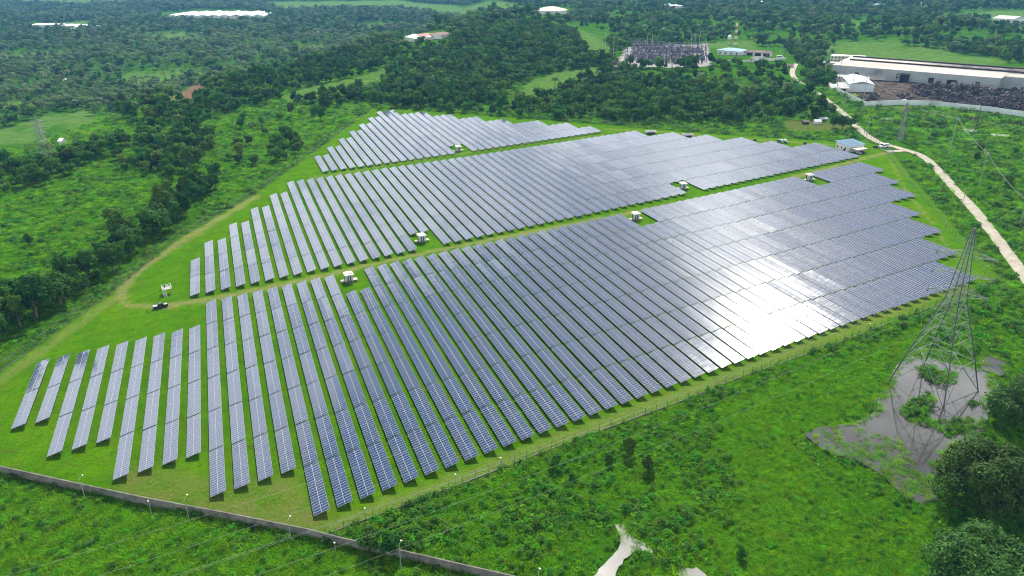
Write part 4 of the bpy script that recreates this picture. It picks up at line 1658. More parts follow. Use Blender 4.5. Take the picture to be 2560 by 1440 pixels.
# ------------------------------------------------------------------ buildings
def building(name, A, B, depth, h, ridge, kind, wallm, roofm, label, cat, windows=(), over=0.4, wmat='glass', group=None, doors=()):
    """front edge A -> B on the ground (left to right), going `depth` away; kind: gable along/across, hip, flat, mono"""
    A, B = Vector((A[0], A[1])), Vector((B[0], B[1]))
    W_ = (B - A).length
    rz = math.atan2(B.y - A.y, B.x - A.x)
    z0 = min(gz(*A), gz(*B)) - 0.1
    root = empty(name, (A.x, A.y, z0), rz, label, cat, group)
    w_ = MB()
    w_.box((W_ / 2, depth / 2, h / 2 - 0.4), (W_, depth, h + 0.8))
    if kind == 'across':
        for y in (0, depth):
            w_.add([(0, y, h), (W_, y, h), (W_ / 2, y, ridge)], [(0, 1, 2), (2, 1, 0)])
    if kind == 'along':
        for x in (0, W_):
            w_.add([(x, 0, h), (x, depth, h), (x, depth / 2, ridge)], [(0, 1, 2), (2, 1, 0)])
    w_.build('wall', wallm, root)
    r_ = MB()
    o, t = over, 0.12
    if kind == 'flat':
        r_.box((W_ / 2, depth / 2, h + 0.08), (W_ + 2 * o, depth + 2 * o, 0.16))
    elif kind == 'mono':
        r_.add([(-o, -o, h + 0.05), (W_ + o, -o, h + 0.05), (W_ + o, depth + o, ridge), (-o, depth + o, ridge)], [(0, 1, 2, 3), (3, 2, 1, 0)])
        r_.add([(-o, -o, h - 0.1), (W_ + o, -o, h - 0.1), (W_ + o, -o, h + 0.05), (-o, -o, h + 0.05)], [(0, 1, 2, 3)])
    elif kind == 'hip':
        q_ = min(W_, depth) / 2
        a = [(-o, -o, h), (W_ + o, -o, h), (W_ + o, depth + o, h), (-o, depth + o, h)]
        rg = [(q_, depth / 2, ridge), (W_ - q_, depth / 2, ridge)] if W_ >= depth else [(W_ / 2, q_, ridge), (W_ / 2, depth - q_, ridge)]
        if W_ >= depth:
            r_.add(a + rg, [(0, 1, 5, 4), (1, 2, 5), (2, 3, 4, 5), (3, 0, 4), (3, 2, 1, 0)])
        else:
            r_.add(a + rg, [(0, 1, 4), (1, 2, 5, 4), (2, 3, 5), (3, 0, 4, 5), (3, 2, 1, 0)])
    elif kind == 'along':
        for s in (0, 1):
            y0, y1 = (-o, depth / 2) if s == 0 else (depth + o, depth / 2)
            zl = h - (ridge - h) * o / (depth / 2)
            for dz_ in (0.02, 0.02 + t):
                r_.quad((-o, y0, zl + dz_), (W_ + o, y0, zl + dz_), (W_ + o, y1, ridge + dz_), (-o, y1, ridge + dz_))
            r_.quad((-o, y0, zl + .02), (W_ + o, y0, zl + .02), (W_ + o, y0, zl + .02 + t), (-o, y0, zl + .02 + t))
    elif kind == 'across':
        for s in (0, 1):
            x0, x1 = (-o, W_ / 2) if s == 0 else (W_ + o, W_ / 2)
            zl = h - (ridge - h) * o / (W_ / 2)
            for dz_ in (0.02, 0.02 + t):
                r_.quad((x0, -o, zl + dz_), (x1, -o, ridge + dz_), (x1, depth + o, ridge + dz_), (x0, depth + o, zl + dz_))
            r_.quad((x0, -o, zl + .02), (x1, -o, ridge + .02), (x1, -o, ridge + .02 + t), (x0, -o, zl + .02 + t))
    r_.build('roof', roofm, root)
    for (side, n, rows_, sill, wh, ww) in windows:
        L_ = W_ if side == 'f' else depth
        for fl in range(rows_):
            for k in range(n):
                c = (k + 0.5) / n * L_
                zz = sill + fl * (h / max(rows_, 1)) + wh / 2
                m_ = MB()
                if side == 'f':
                    m_.box((c, -0.03, zz), (ww, 0.12, wh))
                elif side == 'l':
                    m_.box((-0.03, c, zz), (0.12, ww, wh))
                m_.build('window', M[wmat], root)
    for (side, pos, dw, dh) in doors:
        m_ = MB()
        if side == 'f':
            m_.box((pos * W_, -0.04, dh / 2 + 0.1), (dw, 0.14, dh))
        else:
            m_.box((-0.04, pos * depth, dh / 2 + 0.1), (0.14, dw, dh))
        m_.build('door', M['opening'], root)
    return root


def g2(u, v):
    p_ = G(u, v)
    return (p_.x, p_.y)


office = building('site_office', (458.5, 240.5), (472.5, 240.2), 11, 4.6, 5.9, 'mono', M['wall_pale'], M['roof_blue'], 'pale site office with a sloping blue roof near the gate', 'office', [('f', 2, 1, 2.0, 1.0, 1.6), ('l', 3, 1, 1.8, 1.2, 1.0)], 0.9, doors=[('l', 0.25, 1.2, 2.3)])
m_ = MB()
for k in range(10):
    m_.box((1.0 + 0.55 * k, -0.7, 0.25 + 0.3 * k), (0.6, 1.0, 0.08))
m_.bar((0.8, -1.2, 1.1), (6.4, -1.2, 4.2), 0.1)
m_.build('stair', M['grey'], office)

FA, FB = Vector((697.4, 513.1)), Vector((769.6, 371.5))
fd = (FB - FA).normalized()
fn = Vector((-fd.y, fd.x))
FL = (FB - FA).length
fz = -0.3
fact = empty('steel_mill', (FA.x, FA.y, fz), math.atan2(fd.y, fd.x), 'very long cream roofed factory hall with dark roof ridges', 'factory')
SEC = [(0, 12.0), (32.3, 14.2), (53, 15.2), (84, 12.6)]


def hall(mb_w, mb_r, x0, x1, y0, sec):
    for k in range(len(sec) - 1):
        (ya, za), (yb, zb) = sec[k], sec[k + 1]
        ya, yb = max(ya, y0), max(yb, y0)
        mb_r.add([(x0 - .8, ya - (.8 if k == 0 else 0), za), (x1 + .8, ya - (.8 if k == 0 else 0), za), (x1 + .8, yb, zb), (x0 - .8, yb, zb)], [(0, 1, 2, 3), (3, 2, 1, 0)])
    for x in (x0, x1):
        poly = [(x, y0, -2)] + [(x, max(y, y0), z - 0.05) for y, z in sec] + [(x, sec[-1][0], -2)]
        mb_w.add(poly, [tuple(range(len(poly))), tuple(range(len(poly)))[::-1]])
    for y, z in ((y0, sec[0][1] if y0 == 0 else 12.6), (sec[-1][0], sec[-1][1])):
        mb_w.add([(x0, y, -2), (x1, y, -2), (x1, y, z - .05), (x0, y, z - .05)], [(0, 1, 2, 3), (3, 2, 1, 0)])


mw_, mr_ = MB(), MB()
hall(mw_, mr_, 0, FL, 0, SEC)
hall(mw_, mr_, FL + 0.05, FL + 120, 12, [(12, 12.2), (32.3, 13.9), (53, 14.9), (84, 12.3)])
mw_.build('wall', M['wall_sheet'], fact)


def mat_mill_roof():
    m = bpy.data.materials.new('sooty_cream_roof')
    m.use_nodes = True
    t = NT(m.node_tree)
    tcn = t.n('ShaderNodeTexCoord')
    s_ = t.n('ShaderNodeSeparateXYZ')
    t.l(tcn.outputs['Object'], s_.inputs[0])
    nz = t.noise(tcn.outputs['Object'], 0.03, 5)
    c = t.mix(t.ramp(nz, 0.3, 0.7), (0.76, 0.69, 0.58), (0.82, 0.77, 0.68))
    # soot that has settled round the second ridge vent
    a = t.math('MULTIPLY', t.ramp(s_.outputs['X'], 55, 120), t.math('SUBTRACT', 1.0, t.ramp(t.math('ABSOLUTE', t.math('SUBTRACT', s_.outputs['Y'], 41.0)), 4, 19)))
    n2 = t.noise(tcn.outputs['Object'], 0.12, 5)
    c = t.mix(t.math('MULTIPLY', a, t.ramp(n2, 0.15, 0.6)), c, (0.07, 0.05, 0.05))
    p_ = t.n('ShaderNodeBsdfPrincipled')
    t.l(c, p_.inputs['Base Color'])
    p_.inputs['Roughness'].default_value = 0.6
    wv = t.n('ShaderNodeTexWave')
    t.l(tcn.outputs['Object'], wv.inputs['Vector'])
    wv.inputs['Scale'].default_value = 0.7
    t.l(t.bump(wv.outputs['Fac'], 0.3, 0.1), p_.inputs['Normal'])
    t.l(p_.outputs[0], t.n('ShaderNodeOutputMaterial').inputs[0])
    return m


mr_.build('roof', mat_mill_roof(), fact)
for yy, zz, xa, xb in ((32.3, 14.2, 6, FL + 118), (53, 15.2, 2, FL + 118)):
    m_ = MB()
    m_.box(((xa + xb) / 2, yy, zz + 0.7), (xb - xa, 2.2, 1.3))
    m_.build('roof_vent', M['soot'], fact)
m_ = MB()
m_.box((FL / 2, -0.12, 11.2), (FL, 0.12, 0.5))
m_.build('gutter', M['grey'], fact)
for pos, dw, dh, dz_ in ((26, 5, 6, 0), (74, 9, 9, 0), (99, 5, 7, 0), (118, 9, 6.5, 0)):
    m_ = MB()
    m_.box((pos, -0.1, dh / 2), (dw, 0.25, dh))
    m_.build('doorway', M['opening'], fact)
m_ = MB()
m_.box((73, -2.5, 8.2), (12, 5.0, 0.4))
for x in (67.5, 78.5):
    m_.bar((x, -4.8, 0), (x, -4.8, 8.2), 0.5)
m_.box((73, -2.5, 5.0), (12, 4.6, 0.3))
m_.build('loading_frame', M['soot'], fact)
m_ = MB()
m_.box((47, -2.0, 3.9), (18, 4.0, 0.25))
m_.box((47, -0.3, 2.0), (18, 0.4, 3.6))
m_.build('lean_to', M['offwhite'], fact)
m_ = MB()
m_.add([(118, -5, 3.2), (FL, -5, 3.2), (FL, -0.3, 4.6), (118, -0.3, 4.6)], [(0, 1, 2, 3), (3, 2, 1, 0)])
m_.add([(118, -5, 0), (FL, -5, 0), (FL, -5, 3.2), (118, -5, 3.2)], [(0, 1, 2, 3), (3, 2, 1, 0)])
m_.build('lean_to', M['roof_cream'], fact)

sb = building('gabled_shed', (638.3, 426.8), (656.5, 413.8), 52, 7.5, 10.0, 'across', M['wall_sheet'], M['roof_grey'], 'grey gabled shed in front of the long factory hall', 'shed', over=0.5)
A_ = Vector(g2(2078, 228))
building('open_shed', tuple(A_), tuple(A_ + Vector((15, -10.5))), 26, 3.4, 5.0, 'mono', M['wall_cream'], M['roof_white'], 'low white roofed shed joined to the left of the gabled shed', 'shed', doors=[('f', 0.5, 8, 2.6)])
A_ = Vector(g2(2082, 197))
building('long_low_shed', tuple(A_), tuple(A_ + Vector((16, -31))), 8, 3.2, 4.2, 'mono', M['white'], M['white'], 'low white shed along the foot of the factory wall', 'shed', [('f', 8, 1, 1.0, 1.4, 2.0)])
A_ = Vector(g2(2073, 162))
building('office_block', tuple(A_), tuple(A_ + Vector((22, -30))), 14, 11.0, 11.2, 'flat', M['wall_cream'], M['offwhite'], 'cream three storey block with rows of windows behind the factory', 'office block', [('f', 9, 3, 1.0, 1.5, 1.7), ('l', 4, 3, 1.0, 1.5, 1.5)])
A_ = Vector(g2(2036, 165))
building('gate_canopy', tuple(A_), tuple(A_ + Vector((18, -16))), 10, 4.5, 4.7, 'flat', M['wall_cream'], M['roof_grey'], 'grey flat roofed gatehouse left of the three storey block', 'gatehouse', doors=[('f', 0.5, 12, 3.4)])
A_ = Vector(g2(2012, 168))
building('red_shed', tuple(A_), tuple(A_ + Vector((8, -10))), 6, 3.5, 4.3, 'along', M['red'], M['roof_brown'], 'small dark red shed by the road bend', 'shed')
A_ = Vector(g2(1964, 168))
building('guard_hut', tuple(A_), tuple(A_ + Vector((6, -6))), 5, 3.0, 4.0, 'along', M['wall_cream'], M['roof_brown'], 'small cream hut at the end of the concrete road', 'hut', doors=[('f', 0.4, 1.2, 2.2)])
# substation buildings
A_ = Vector(g2(1793, 136))
building('control_house', tuple(A_), tuple(A_ + Vector((14, -29))), 22, 6.0, 8.8, 'hip', M['wall_pale'], M['roof_blue'], 'white control house with a blue hipped roof by the switchyard', 'house', [('f', 4, 1, 1.4, 2.2, 2.2), ('l', 3, 1, 1.6, 1.8, 1.6)], 2.0)
A_ = Vector(g2(1861, 139))
sh_ = building('brown_roofed_shelter', tuple(A_ + Vector((4, 9))), tuple(A_ + Vector((26, -20))), 10, 5.0, 7.0, 'along', M['wall_pale'], M['roof_brown'], 'open brown roofed vehicle shelter right of the control house', 'shelter', doors=[('f', 0.25, 8, 4), ('f', 0.55, 8, 4), ('f', 0.85, 8, 4)], over=1.0)
A_ = Vector(g2(1728, 146))
building('relay_hut', tuple(A_), tuple(A_ + Vector((6, -8))), 6, 5.5, 5.7, 'flat', M['wall_pale'], M['roof_white'], 'small white hut at the right edge of the switchyard', 'hut', doors=[('f', 0.5, 2, 3.5)])
# huts beside the dark trees
for (u, v, wd_, dp, hh, rd, wm_, rm, lb) in ((2008, 311, 4, 3, 2.2, 2.9, 'dark', 'roof_brown', 'small dark hut leftmost of the huts behind the solar field'), (2037, 311, 5, 4, 2.4, 3.6, 'wall_pale', 'roof_white', 'small hut with a pale pitched roof among the dark huts'), (2050, 305, 6, 4, 2.3, 3.2, 'dark', 'roof_grey', 'grey roofed hut right of the pale roofed one')):
    A_ = Vector(g2(u, v))
    building('small_hut', tuple(A_), tuple(A_ + Vector((wd_, -1.5))), dp, hh, rd, 'along', M[wm_], M[rm], lb, 'hut', group='huts behind the solar field')
# far away
FARB = [((76, 69), (150, 70), 60, 8, 10, 'along', 'roof_white', 'long white roof in the trees at far left, left half'), ((152, 70), (222, 71), 50, 7, 9, 'along', 'roof_white', 'lower white roof beside the long one at far left'),
        ((1014, 104), (1040, 106), 30, 7, 10, 'along', 'roof_white', 'pale roofed hall among village roofs beyond the left foot of the hill'), ((1042, 101), (1066, 103), 26, 8, 11, 'hip', 'red', 'red roofed house among the village roofs beyond the hill'), ((1072, 99), (1104, 97), 30, 8, 11, 'hip', 'roof_brown', 'brown roofed hall right of the village roofs beyond the hill'),
        ((1340, 38), (1420, 36), 60, 9, 17, 'hip', 'roof_cream', 'big tan hipped roof on the skyline beside the hilltop'), ((1656, 20), (1680, 21), 60, 8, 10, 'along', 'roof_blue', 'far blue grey roof in the woods above the switchyard'), ((1680, 24), (1706, 23), 40, 8, 10, 'along', 'roof_white', 'far white roof in the woods above the switchyard'),
        ((2478, 62), (2530, 64), 60, 12, 15, 'along', 'roof_white', 'large white warehouse at the right edge far behind the factory'), ((2440, 66), (2466, 66), 30, 6, 8, 'along', 'roof_white', 'low white shed left of the far right warehouse'),
        ((560, 135), (574, 135), 16, 4, 7, 'hip', 'roof_brown', 'brown hipped roof in the palms, left of the pair'), ((600, 137), (629, 137), 22, 4, 8, 'hip', 'roof_brown', 'larger brown hipped roof in the palm groves'),
        ((405, 68), (420, 68), 14, 4, 6, 'along', 'roof_white', 'tiny white house in the trees below the long white sheds'), ((500, 84), (512, 84), 14, 4, 6, 'along', 'roof_white', 'tiny white house at the edge of a far field'), ((786, 84), (797, 84), 14, 4, 6, 'along', 'roof_white', 'tiny bright house in the woods right of the long sheds'),
        ((1152, 58), (1164, 58), 16, 4, 6, 'along', 'roof_white', 'tiny white house left of the hill crest, upper one'), ((1176, 62), (1186, 62), 16, 4, 6, 'along', 'roof_cream', 'tiny cream house left of the hill crest, lower one'), ((120, 173), (126, 173), 8, 3, 5, 'along', 'roof_white', 'tiny white roof deep in the palm groves'),
        ((158, 206), (168, 206), 10, 3, 5, 'along', 'roof_white', 'tiny pale roof among the nearer palms'), ((1895, 12), (1915, 12), 30, 7, 9, 'along', 'roof_white', 'white roof leftmost in the far right village'), ((1925, 8), (1950, 8), 30, 7, 9, 'along', 'roof_white', 'second white roof of the far right village'),
        ((1962, 18), (1980, 18), 24, 6, 8, 'along', 'roof_cream', 'cream roof lowest in the far right village'), ((2060, 6), (2085, 6), 30, 7, 9, 'along', 'roof_white', 'white roof in the middle of the far right village'), ((2175, 20), (2195, 20), 30, 9, 11, 'hip', 'roof_blue', 'grey blue roofed house rightmost in the far right village'), ((2300, 14), (2318, 14), 24, 6, 8, 'along', 'roof_white', 'small white roof on the far right hillside'), ((148, 362), (156, 362), 6, 3, 4.4, 'along', 'roof_white', 'tiny white roofed shack below the left lattice tower')]
for (pa, pb, dp, hh, rd, kd, rm, lb) in FARB:
    building('far_house', g2(*pa), g2(*pb), dp, hh, rd, kd, M['wall_pale'], M[rm], lb, 'building', over=0.6)
gA, gB = Vector(g2(414, 46)), Vector(g2(660, 47))
gd = (gB - gA)
gl = gd.length
gr = empty('white_shed_complex', (gA.x, gA.y, gz(*gA) - 1), math.atan2(gd.y, gd.x), 'wide complex of joined white roofs far off in the valley', 'industrial sheds')
m_ = MB()
GD = (Vector(g2(535, 29)) - Vector(g2(535, 46))).length * 0.75
m_.box((gl / 2, GD / 2, 4), (gl, GD, 8))
m_.build('wall', M['wall_pale'], gr)
m_ = MB()
nb = 9
for k in range(nb):
    x0, x1 = k * gl / nb, (k + 1) * gl / nb
    dd_ = GD * (0.8 + 0.2 * ((k * 7) % 5) / 5)
    xm = (x0 + x1) / 2
    m_.quad((x0, -2, 8.1), (xm, -2, 13), (xm, dd_, 13), (x0, dd_, 8.1))
    m_.quad((xm, -2, 13), (x1, -2, 8.1), (x1, dd_, 8.1), (xm, dd_, 13))
    m_.add([(x0, -2, 8.1), (x1, -2, 8.1), (xm, -2, 13)], [(0, 1, 2)])
m_.build('roof', M['roof_white'], gr)

# perimeter wall of the factory
def wall_thing(name, pts, h, th, mat, label, cat, post_step=None, post_mat=None, cope=None):
    root = empty(name, (pts[0][0], pts[0][1], 0), 0, label, cat)
    ox, oy = pts[0]
    w_ = MB()
    c_ = MB()
    posts = []
    for k in range(len(pts) - 1):
        a, b = Vector((pts[k][0] - ox, pts[k][1] - oy, 0)), Vector((pts[k + 1][0] - ox, pts[k + 1][1] - oy, 0))
        L_ = (b - a).length
        n = max(1, int(L_ / (post_step or 6)))
        d = (b - a).normalized()
        s = Vector((-d.y, d.x, 0)) * th / 2
        for i in range(n):
            p0, p1 = a.lerp(b, i / n), a.lerp(b, (i + 1) / n)
            z0, z1 = gz(p0.x + ox, p0.y + oy), gz(p1.x + ox, p1.y + oy)
            v_ = []
            for p_, z in ((p0, z0), (p1, z1)):
                for q_, zz in ((s, -0.6), (-s, -0.6), (-s, h), (s, h)):
                    v_.append((p_.x + q_.x, p_.y + q_.y, z + zz))
            w_.add(v_, [(0, 4, 5, 1), (1, 5, 6, 2), (2, 6, 7, 3), (3, 7, 4, 0), (0, 1, 2, 3), (7, 6, 5, 4)])
            if cope:
                v_ = []
                for p_, z in ((p0, z0), (p1, z1)):
                    for q_, zz in ((s * 1.5, h + 0.003), (-s * 1.5, h + 0.003), (-s * 1.5, h + cope), (s * 1.5, h + cope)):
                        v_.append((p_.x + q_.x, p_.y + q_.y, z + zz))
                c_.add(v_, [(0, 4, 5, 1), (1, 5, 6, 2), (2, 6, 7, 3), (3, 7, 4, 0)])
            posts.append((p0, z0, math.atan2(d.y, d.x)))
    w_.build('wall_panel', mat, root)
    if cope:
        c_.build('coping', post_mat or mat, root)
    if post_mat:
        for p_, z, rz in posts[:100]:
            m_ = MB()
            m_.box((p_.x, p_.y, z + h / 2 - 0.2), (0.32, th + 0.22, h + 0.5), rz)
            m_.build('post', post_mat, root)
    return root


wall_thing('perimeter_wall', GP([(2070, 216), (2083, 226), (2120, 246), (2163, 267), (2200, 265), (2240, 262), (2326, 264), (2397, 272), (2469, 279), (2560, 293), (2700, 315)]), 4.3, 0.3, M['wall_green'], 'long grey green wall around the factory scrap yard', 'wall')
wall_thing('concrete_wall', GP(WALL_PX), 2.3, 0.22, M['wall_concrete'], 'weathered concrete panel wall along the near edge of the solar field', 'wall', 3.4, M['wall_concrete'], 0.12)


# ------------------------------------------------------------------ fences, one thing per side of the site
def fence(pts, h, spacing, label, kerb=True, mat=None, post_w=0.11, two_rail=False):
    ox, oy = pts[0]
    root = empty('wire_fence', (ox, oy, 0), 0, label, 'fence')
    P3 = []
    for k in range(len(pts) - 1):
        a, b = Vector((*pts[k], 0)), Vector((*pts[k + 1], 0))
        n = max(1, round((b - a).length / spacing))
        for i in range(n):
            P3.append(a.lerp(b, i / n))
    P3.append(Vector((*pts[-1], 0)))
    rel = [Vector((p_.x - ox, p_.y - oy, gz(p_.x, p_.y))) for p_ in P3]
    if kerb:
        m_ = MB()
        for a, b in zip(rel, rel[1:]):
            d = (b - a).normalized()
            s = Vector((-d.y, d.x, 0)) * 0.14
            e = Vector((0, 0, 0.25))
            f_ = Vector((0, 0, -0.3))
            m_.add([a + s + f_, a - s + f_, a - s + e, a + s + e, b + s + f_, b - s + f_, b - s + e, b + s + e], [(0, 4, 5, 1), (1, 5, 6, 2), (2, 6, 7, 3), (3, 7, 4, 0)])
        m_.build('kerb', M['wall_concrete'], root)
    m_ = MB()
    hs_ = (0.6, h * 0.55, h - 0.05) if not two_rail else (h * 0.5, h - 0.05)
    for a, b in zip(rel, rel[1:]):
        for z in hs_:
            m_.bar(a + Vector((0, 0, z)), b + Vector((0, 0, z)), 0.035)
        m_.bar(a + Vector((0, 0, 0.5)), b + Vector((0, 0, h - 0.1)), 0.02)
    m_.build('wire', mat or M['fence_wire'], root)
    for p_ in rel[:100]:
        m_ = MB()
        m_.bar(p_ - Vector((0, 0, 0.3)), p_ + Vector((0, 0, h)), post_w)
        m_.build('post', mat or M['fence_wire'], root)
    return root


def offset(pts, d):
    out = []
    for k in range(len(pts)):
        a = Vector(pts[max(k - 1, 0)])
        b = Vector(pts[min(k + 1, len(pts) - 1)])
        t_ = (b - a).normalized()
        out.append((pts[k][0] - t_.y * d, pts[k][1] + t_.x * d))
    return out


FLW = GP(FENCE_LEFT_PX)
fence(FLW, 2.4, 6.0, 'inner wire fence with pale kerb along the left side of the solar field')
fence(offset(FLW, 4.2), 2.2, 6.5, 'outer wire fence beside the dark tree belt on the left side')
fence(GP(FENCE_FAR_PX), 2.2, 7.0, 'wire fence along the far edge of the solar field', kerb=False)
FRW = GP(FENCE_RIGHT_PX)
fence(FRW, 2.4, 5.0, 'inner wire fence along the right side lawn', kerb=False)
fence(offset(FRW, -4.5), 2.6, 5.0, 'outer green wire fence between the right lawn and the road verge', kerb=False, mat=M['fence_green'])
FFW = GP(FENCE_FRONT_PX)
fence(FFW, 2.4, 4.0, 'wire fence with low kerb along the near right edge of the solar field')
fence(GP([(2160, 336), (2197, 359), (2232, 372)]), 4.0, 5.0, 'row of tall thin fence posts beside the gate road', kerb=False, post_w=0.16)
gate = empty('site_gate', (*FRW[0], 0), 0, 'pale steel gate across the short concrete apron', 'gate')
ga, gb = Vector((*FRW[0], 0)), Vector((*g2(2196, 372), 0))
m_ = MB()
for z in (0.3, 1.2, 2.2):
    m_.bar((0, 0, z), (gb - ga) + Vector((0, 0, z)), 0.1)
for k in range(15):
    q_ = (gb - ga) * (k / 14)
    m_.bar(q_ + Vector((0, 0, 0.2)), q_ + Vector((0, 0, 2.3)), 0.07)
m_.build('leaf', M['steel'], gate)
for q_ in (Vector((0, 0, 0)), gb - ga):
    m_ = MB()
    m_.bar(q_, q_ + Vector((0, 0, 3.0)), 0.3)
    m_.build('post', M['concrete'], gate)


# ------------------------------------------------------------------ lamps, poles, towers and lines
def lamp(pb, pt, label, arm=True):
    p_ = G(*pb)
    h = height_to(p_, pt[1])
    root = empty('street_lamp', (p_.x, p_.y, 0), 0, label, 'street lamp', 'lamps along the boundary')
    m_ = MB()
    m_.tube([(0, 0, -0.3), (0, 0, h * 0.6), (0, 0, h - 0.5)], [0.1, 0.08, 0.06], 8)
    m_.build('pole', M['steel'], root)
    if arm:
        m_ = MB()
        m_.tube([(0, 0, h - 0.55), (0.12, 0.2, h - 0.2), (0.5, 0.7, h)], [0.055, 0.05, 0.045], 6)
        m_.build('arm', M['steel'], root)
        e = (0.7, 0.95, h + 0.02)
    else:
        e = (0, 0, h - 0.3)
    m_ = MB()
    m_.box(e, (0.26, 0.5, 0.1), 0.6)
    m_.build('lamp_head', M['offwhite'], root)


for k, (pb, pt, arm) in enumerate([((215, 1252), (220, 1195), True), ((380, 1288), (370, 1250), False), ((474, 1303), (480, 1245), True), ((728, 1351), (734, 1299), True), ((840, 1384), (836, 1354), False), ((1004, 1428), (1010, 1361), True), ((1346, 1500), (1346, 1432), True)]):
    lamp(pb, pt, '%s lamp post, %s from the left along the concrete wall' % ('white curved' if arm else 'short straight white', ordinal(k + 1)), arm)
for k, (pb, pt) in enumerate([((915, 1297), (910, 1268)), ((1140, 1215), (1137, 1183)), ((1252, 1173), (1252, 1142)), ((2170, 834), (2174, 807))]):
    lamp(pb, pt, 'slim lamp post, %s from the left along the near right fence' % ordinal(k + 1), False)


def lattice_tower(p_, h, b0, waist, wh, arms, arm_len, rz, label, leg_w=0.3, brace_w=0.13, ins=1.6, twist=0.0, mats=('lattice_dark', 'lattice')):
    root = empty('lattice_tower', (p_[0], p_[1], gz(p_[0], p_[1])), rz, label, 'transmission tower')
    top = 0.35
    ct_, st_ = math.cos(twist), math.sin(twist)

    def half(z):
        if z < wh:
            t_ = z / wh
            return b0 + (waist - b0) * t_
        return waist + (top - waist) * (z - wh) / (h - wh)
    legs, br = MB(), MB()
    lv = [0.0]
    z = 0.0
    while z < h - 1.2:
        z += max(1.6, half(z) * 1.15)
        lv.append(min(z, h))
    if lv[-1] < h:
        lv.append(h)
    C4 = ((-1, -1), (1, -1), (1, 1), (-1, 1))

    def P(z, c):
        r = half(z)
        return Vector((c[0] * r * ct_ - c[1] * r * st_, c[0] * r * st_ + c[1] * r * ct_, z))
    for a, b in zip(lv, lv[1:]):
        for k in range(4):
            c, d = C4[k], C4[(k + 1) % 4]
            legs.bar(P(a, c) - Vector((0, 0, 1.0 if a == 0 else 0)), P(b, c), leg_w * (0.55 + 0.45 * (1 - a / h)))
            w_ = brace_w * (0.7 + 0.3 * (1 - a / h))
            if half(a) > 3:
                # big bays: an inverted V with secondary bracing
                mid = (P(b, c) + P(b, d)) / 2
                for e in (c, d):
                    br.bar(P(a, e), mid, w_ * 1.3)
                    for t_ in (0.33, 0.66):
                        q_ = P(a, e).lerp(mid, t_)
                        br.bar(q_, P(a, e).lerp(P(b, e), t_), w_ * 0.75)
                        br.bar(q_, P(a, e).lerp(P(b, e), min(1, t_ + 0.33)), w_ * 0.75)
                br.bar(P(b, c), P(b, d), w_)
                if a == 0:
                    br.bar(P(b, c), P(b, C4[(k + 2) % 4]), w_ * 0.8)
                    br.bar(mid, (P(b, d) + P(b, C4[(k + 2) % 4])) / 2, w_ * 0.8)
            else:
                br.bar(P(a, c), P(b, d), w_)
                br.bar(P(a, d), P(b, c), w_)
                br.bar(P(b, c), P(b, d), w_ * 0.8)
    legs.build('leg_frame', M[mats[0]], root)
    br.build('bracing', M[mats[1]], root)
    tips = []
    for z in arms:
        for s in (-1, 1):
            m_ = MB()
            r0, r1 = half(z), half(z + 1.7)
            tip = Vector((s * arm_len, 0, z + 0.2))
            for y in (-1, 1):
                m_.bar((s * r0, y * r0, z), tip, brace_w * 1.1)
                m_.bar((s * r1, y * r1, z + 1.7), tip, brace_w)
                for t_ in (0.3, 0.6):
                    m_.bar(Vector((s * r0, y * r0, z)).lerp(tip, t_), Vector((s * r1, y * r1, z + 1.7)).lerp(tip, t_), brace_w * 0.7)
            for t_ in (0.3, 0.6):
                m_.bar(Vector((s * r0, -r0, z)).lerp(tip, t_), Vector((s * r0, r0, z)).lerp(tip, t_ + 0.15), brace_w * 0.7)
            m_.build('cross_arm', M[mats[1]], root)
            for y in (-1, 1):
                m_ = MB()
                m_.tube([tip + Vector((0, y * 0.2, 0)), tip + Vector((0, y * (0.2 + ins), -0.25))], 0.17, 6)
                m_.build('insulator', M['dark'], root)
            tips.append(root.matrix_basis @ tip if False else (Matrix.Rotation(rz, 4, 'Z') @ tip) + Vector((p_[0], p_[1], gz(p_[0], p_[1]))))
    return root, tips


TWP = (262.6, -0.5)
tw, tips = lattice_tower(TWP, 52.5, 9.2, 2.0, 30.5, (32.0, 38.0, 44.0), 7.6, R(-55), 'tall green grey lattice transmission tower standing in the pond', 0.30, 0.115, twist=R(64))
tw2p = g2(118, 402)
h2 = height_to(Vector((tw2p[0], tw2p[1], gz(*tw2p))), 287)
lattice_tower(tw2p, h2, h2 * 0.16, h2 * 0.045, h2 * 0.6, (h2 * 0.62, h2 * 0.74, h2 * 0.86), h2 * 0.2, R(-40), 'hazy grey lattice tower rising from the left valley trees', 0.24, 0.13, 2.2, mats=('lattice', 'lattice'))


def catenary(a, b, sag, n=22):
    a, b = Vector(a), Vector(b)
    return [a.lerp(b, k / n) - Vector((0, 0, sag * 4 * (k / n) * (1 - k / n))) for k in range(n + 1)]


def line_thing(name, spans, label, r_=0.035):
    root = empty(name, (0, 0, 0), 0, label, 'power line')
    for a, b, sag in spans:
        m_ = MB()
        m_.tube(catenary(a, b, sag), r_, 4)
        m_.build('wire', M['wire'], root)
    return root


spans = []
for t_ in tips:
    spans.append((t_, Vector((t_.x - 420, t_.y - 40, t_.z - 4)), 14))
line_thing('overhead_line', spans, 'thin sagging power lines crossing the foreground from the lattice tower', 0.02)
spans = [(t_, Vector((t_.x + 300, t_.y + 120, t_.z + 2)), 9) for t_ in tips]
line_thing('overhead_line', spans, 'thin power lines leaving the lattice tower towards the right edge', 0.022)

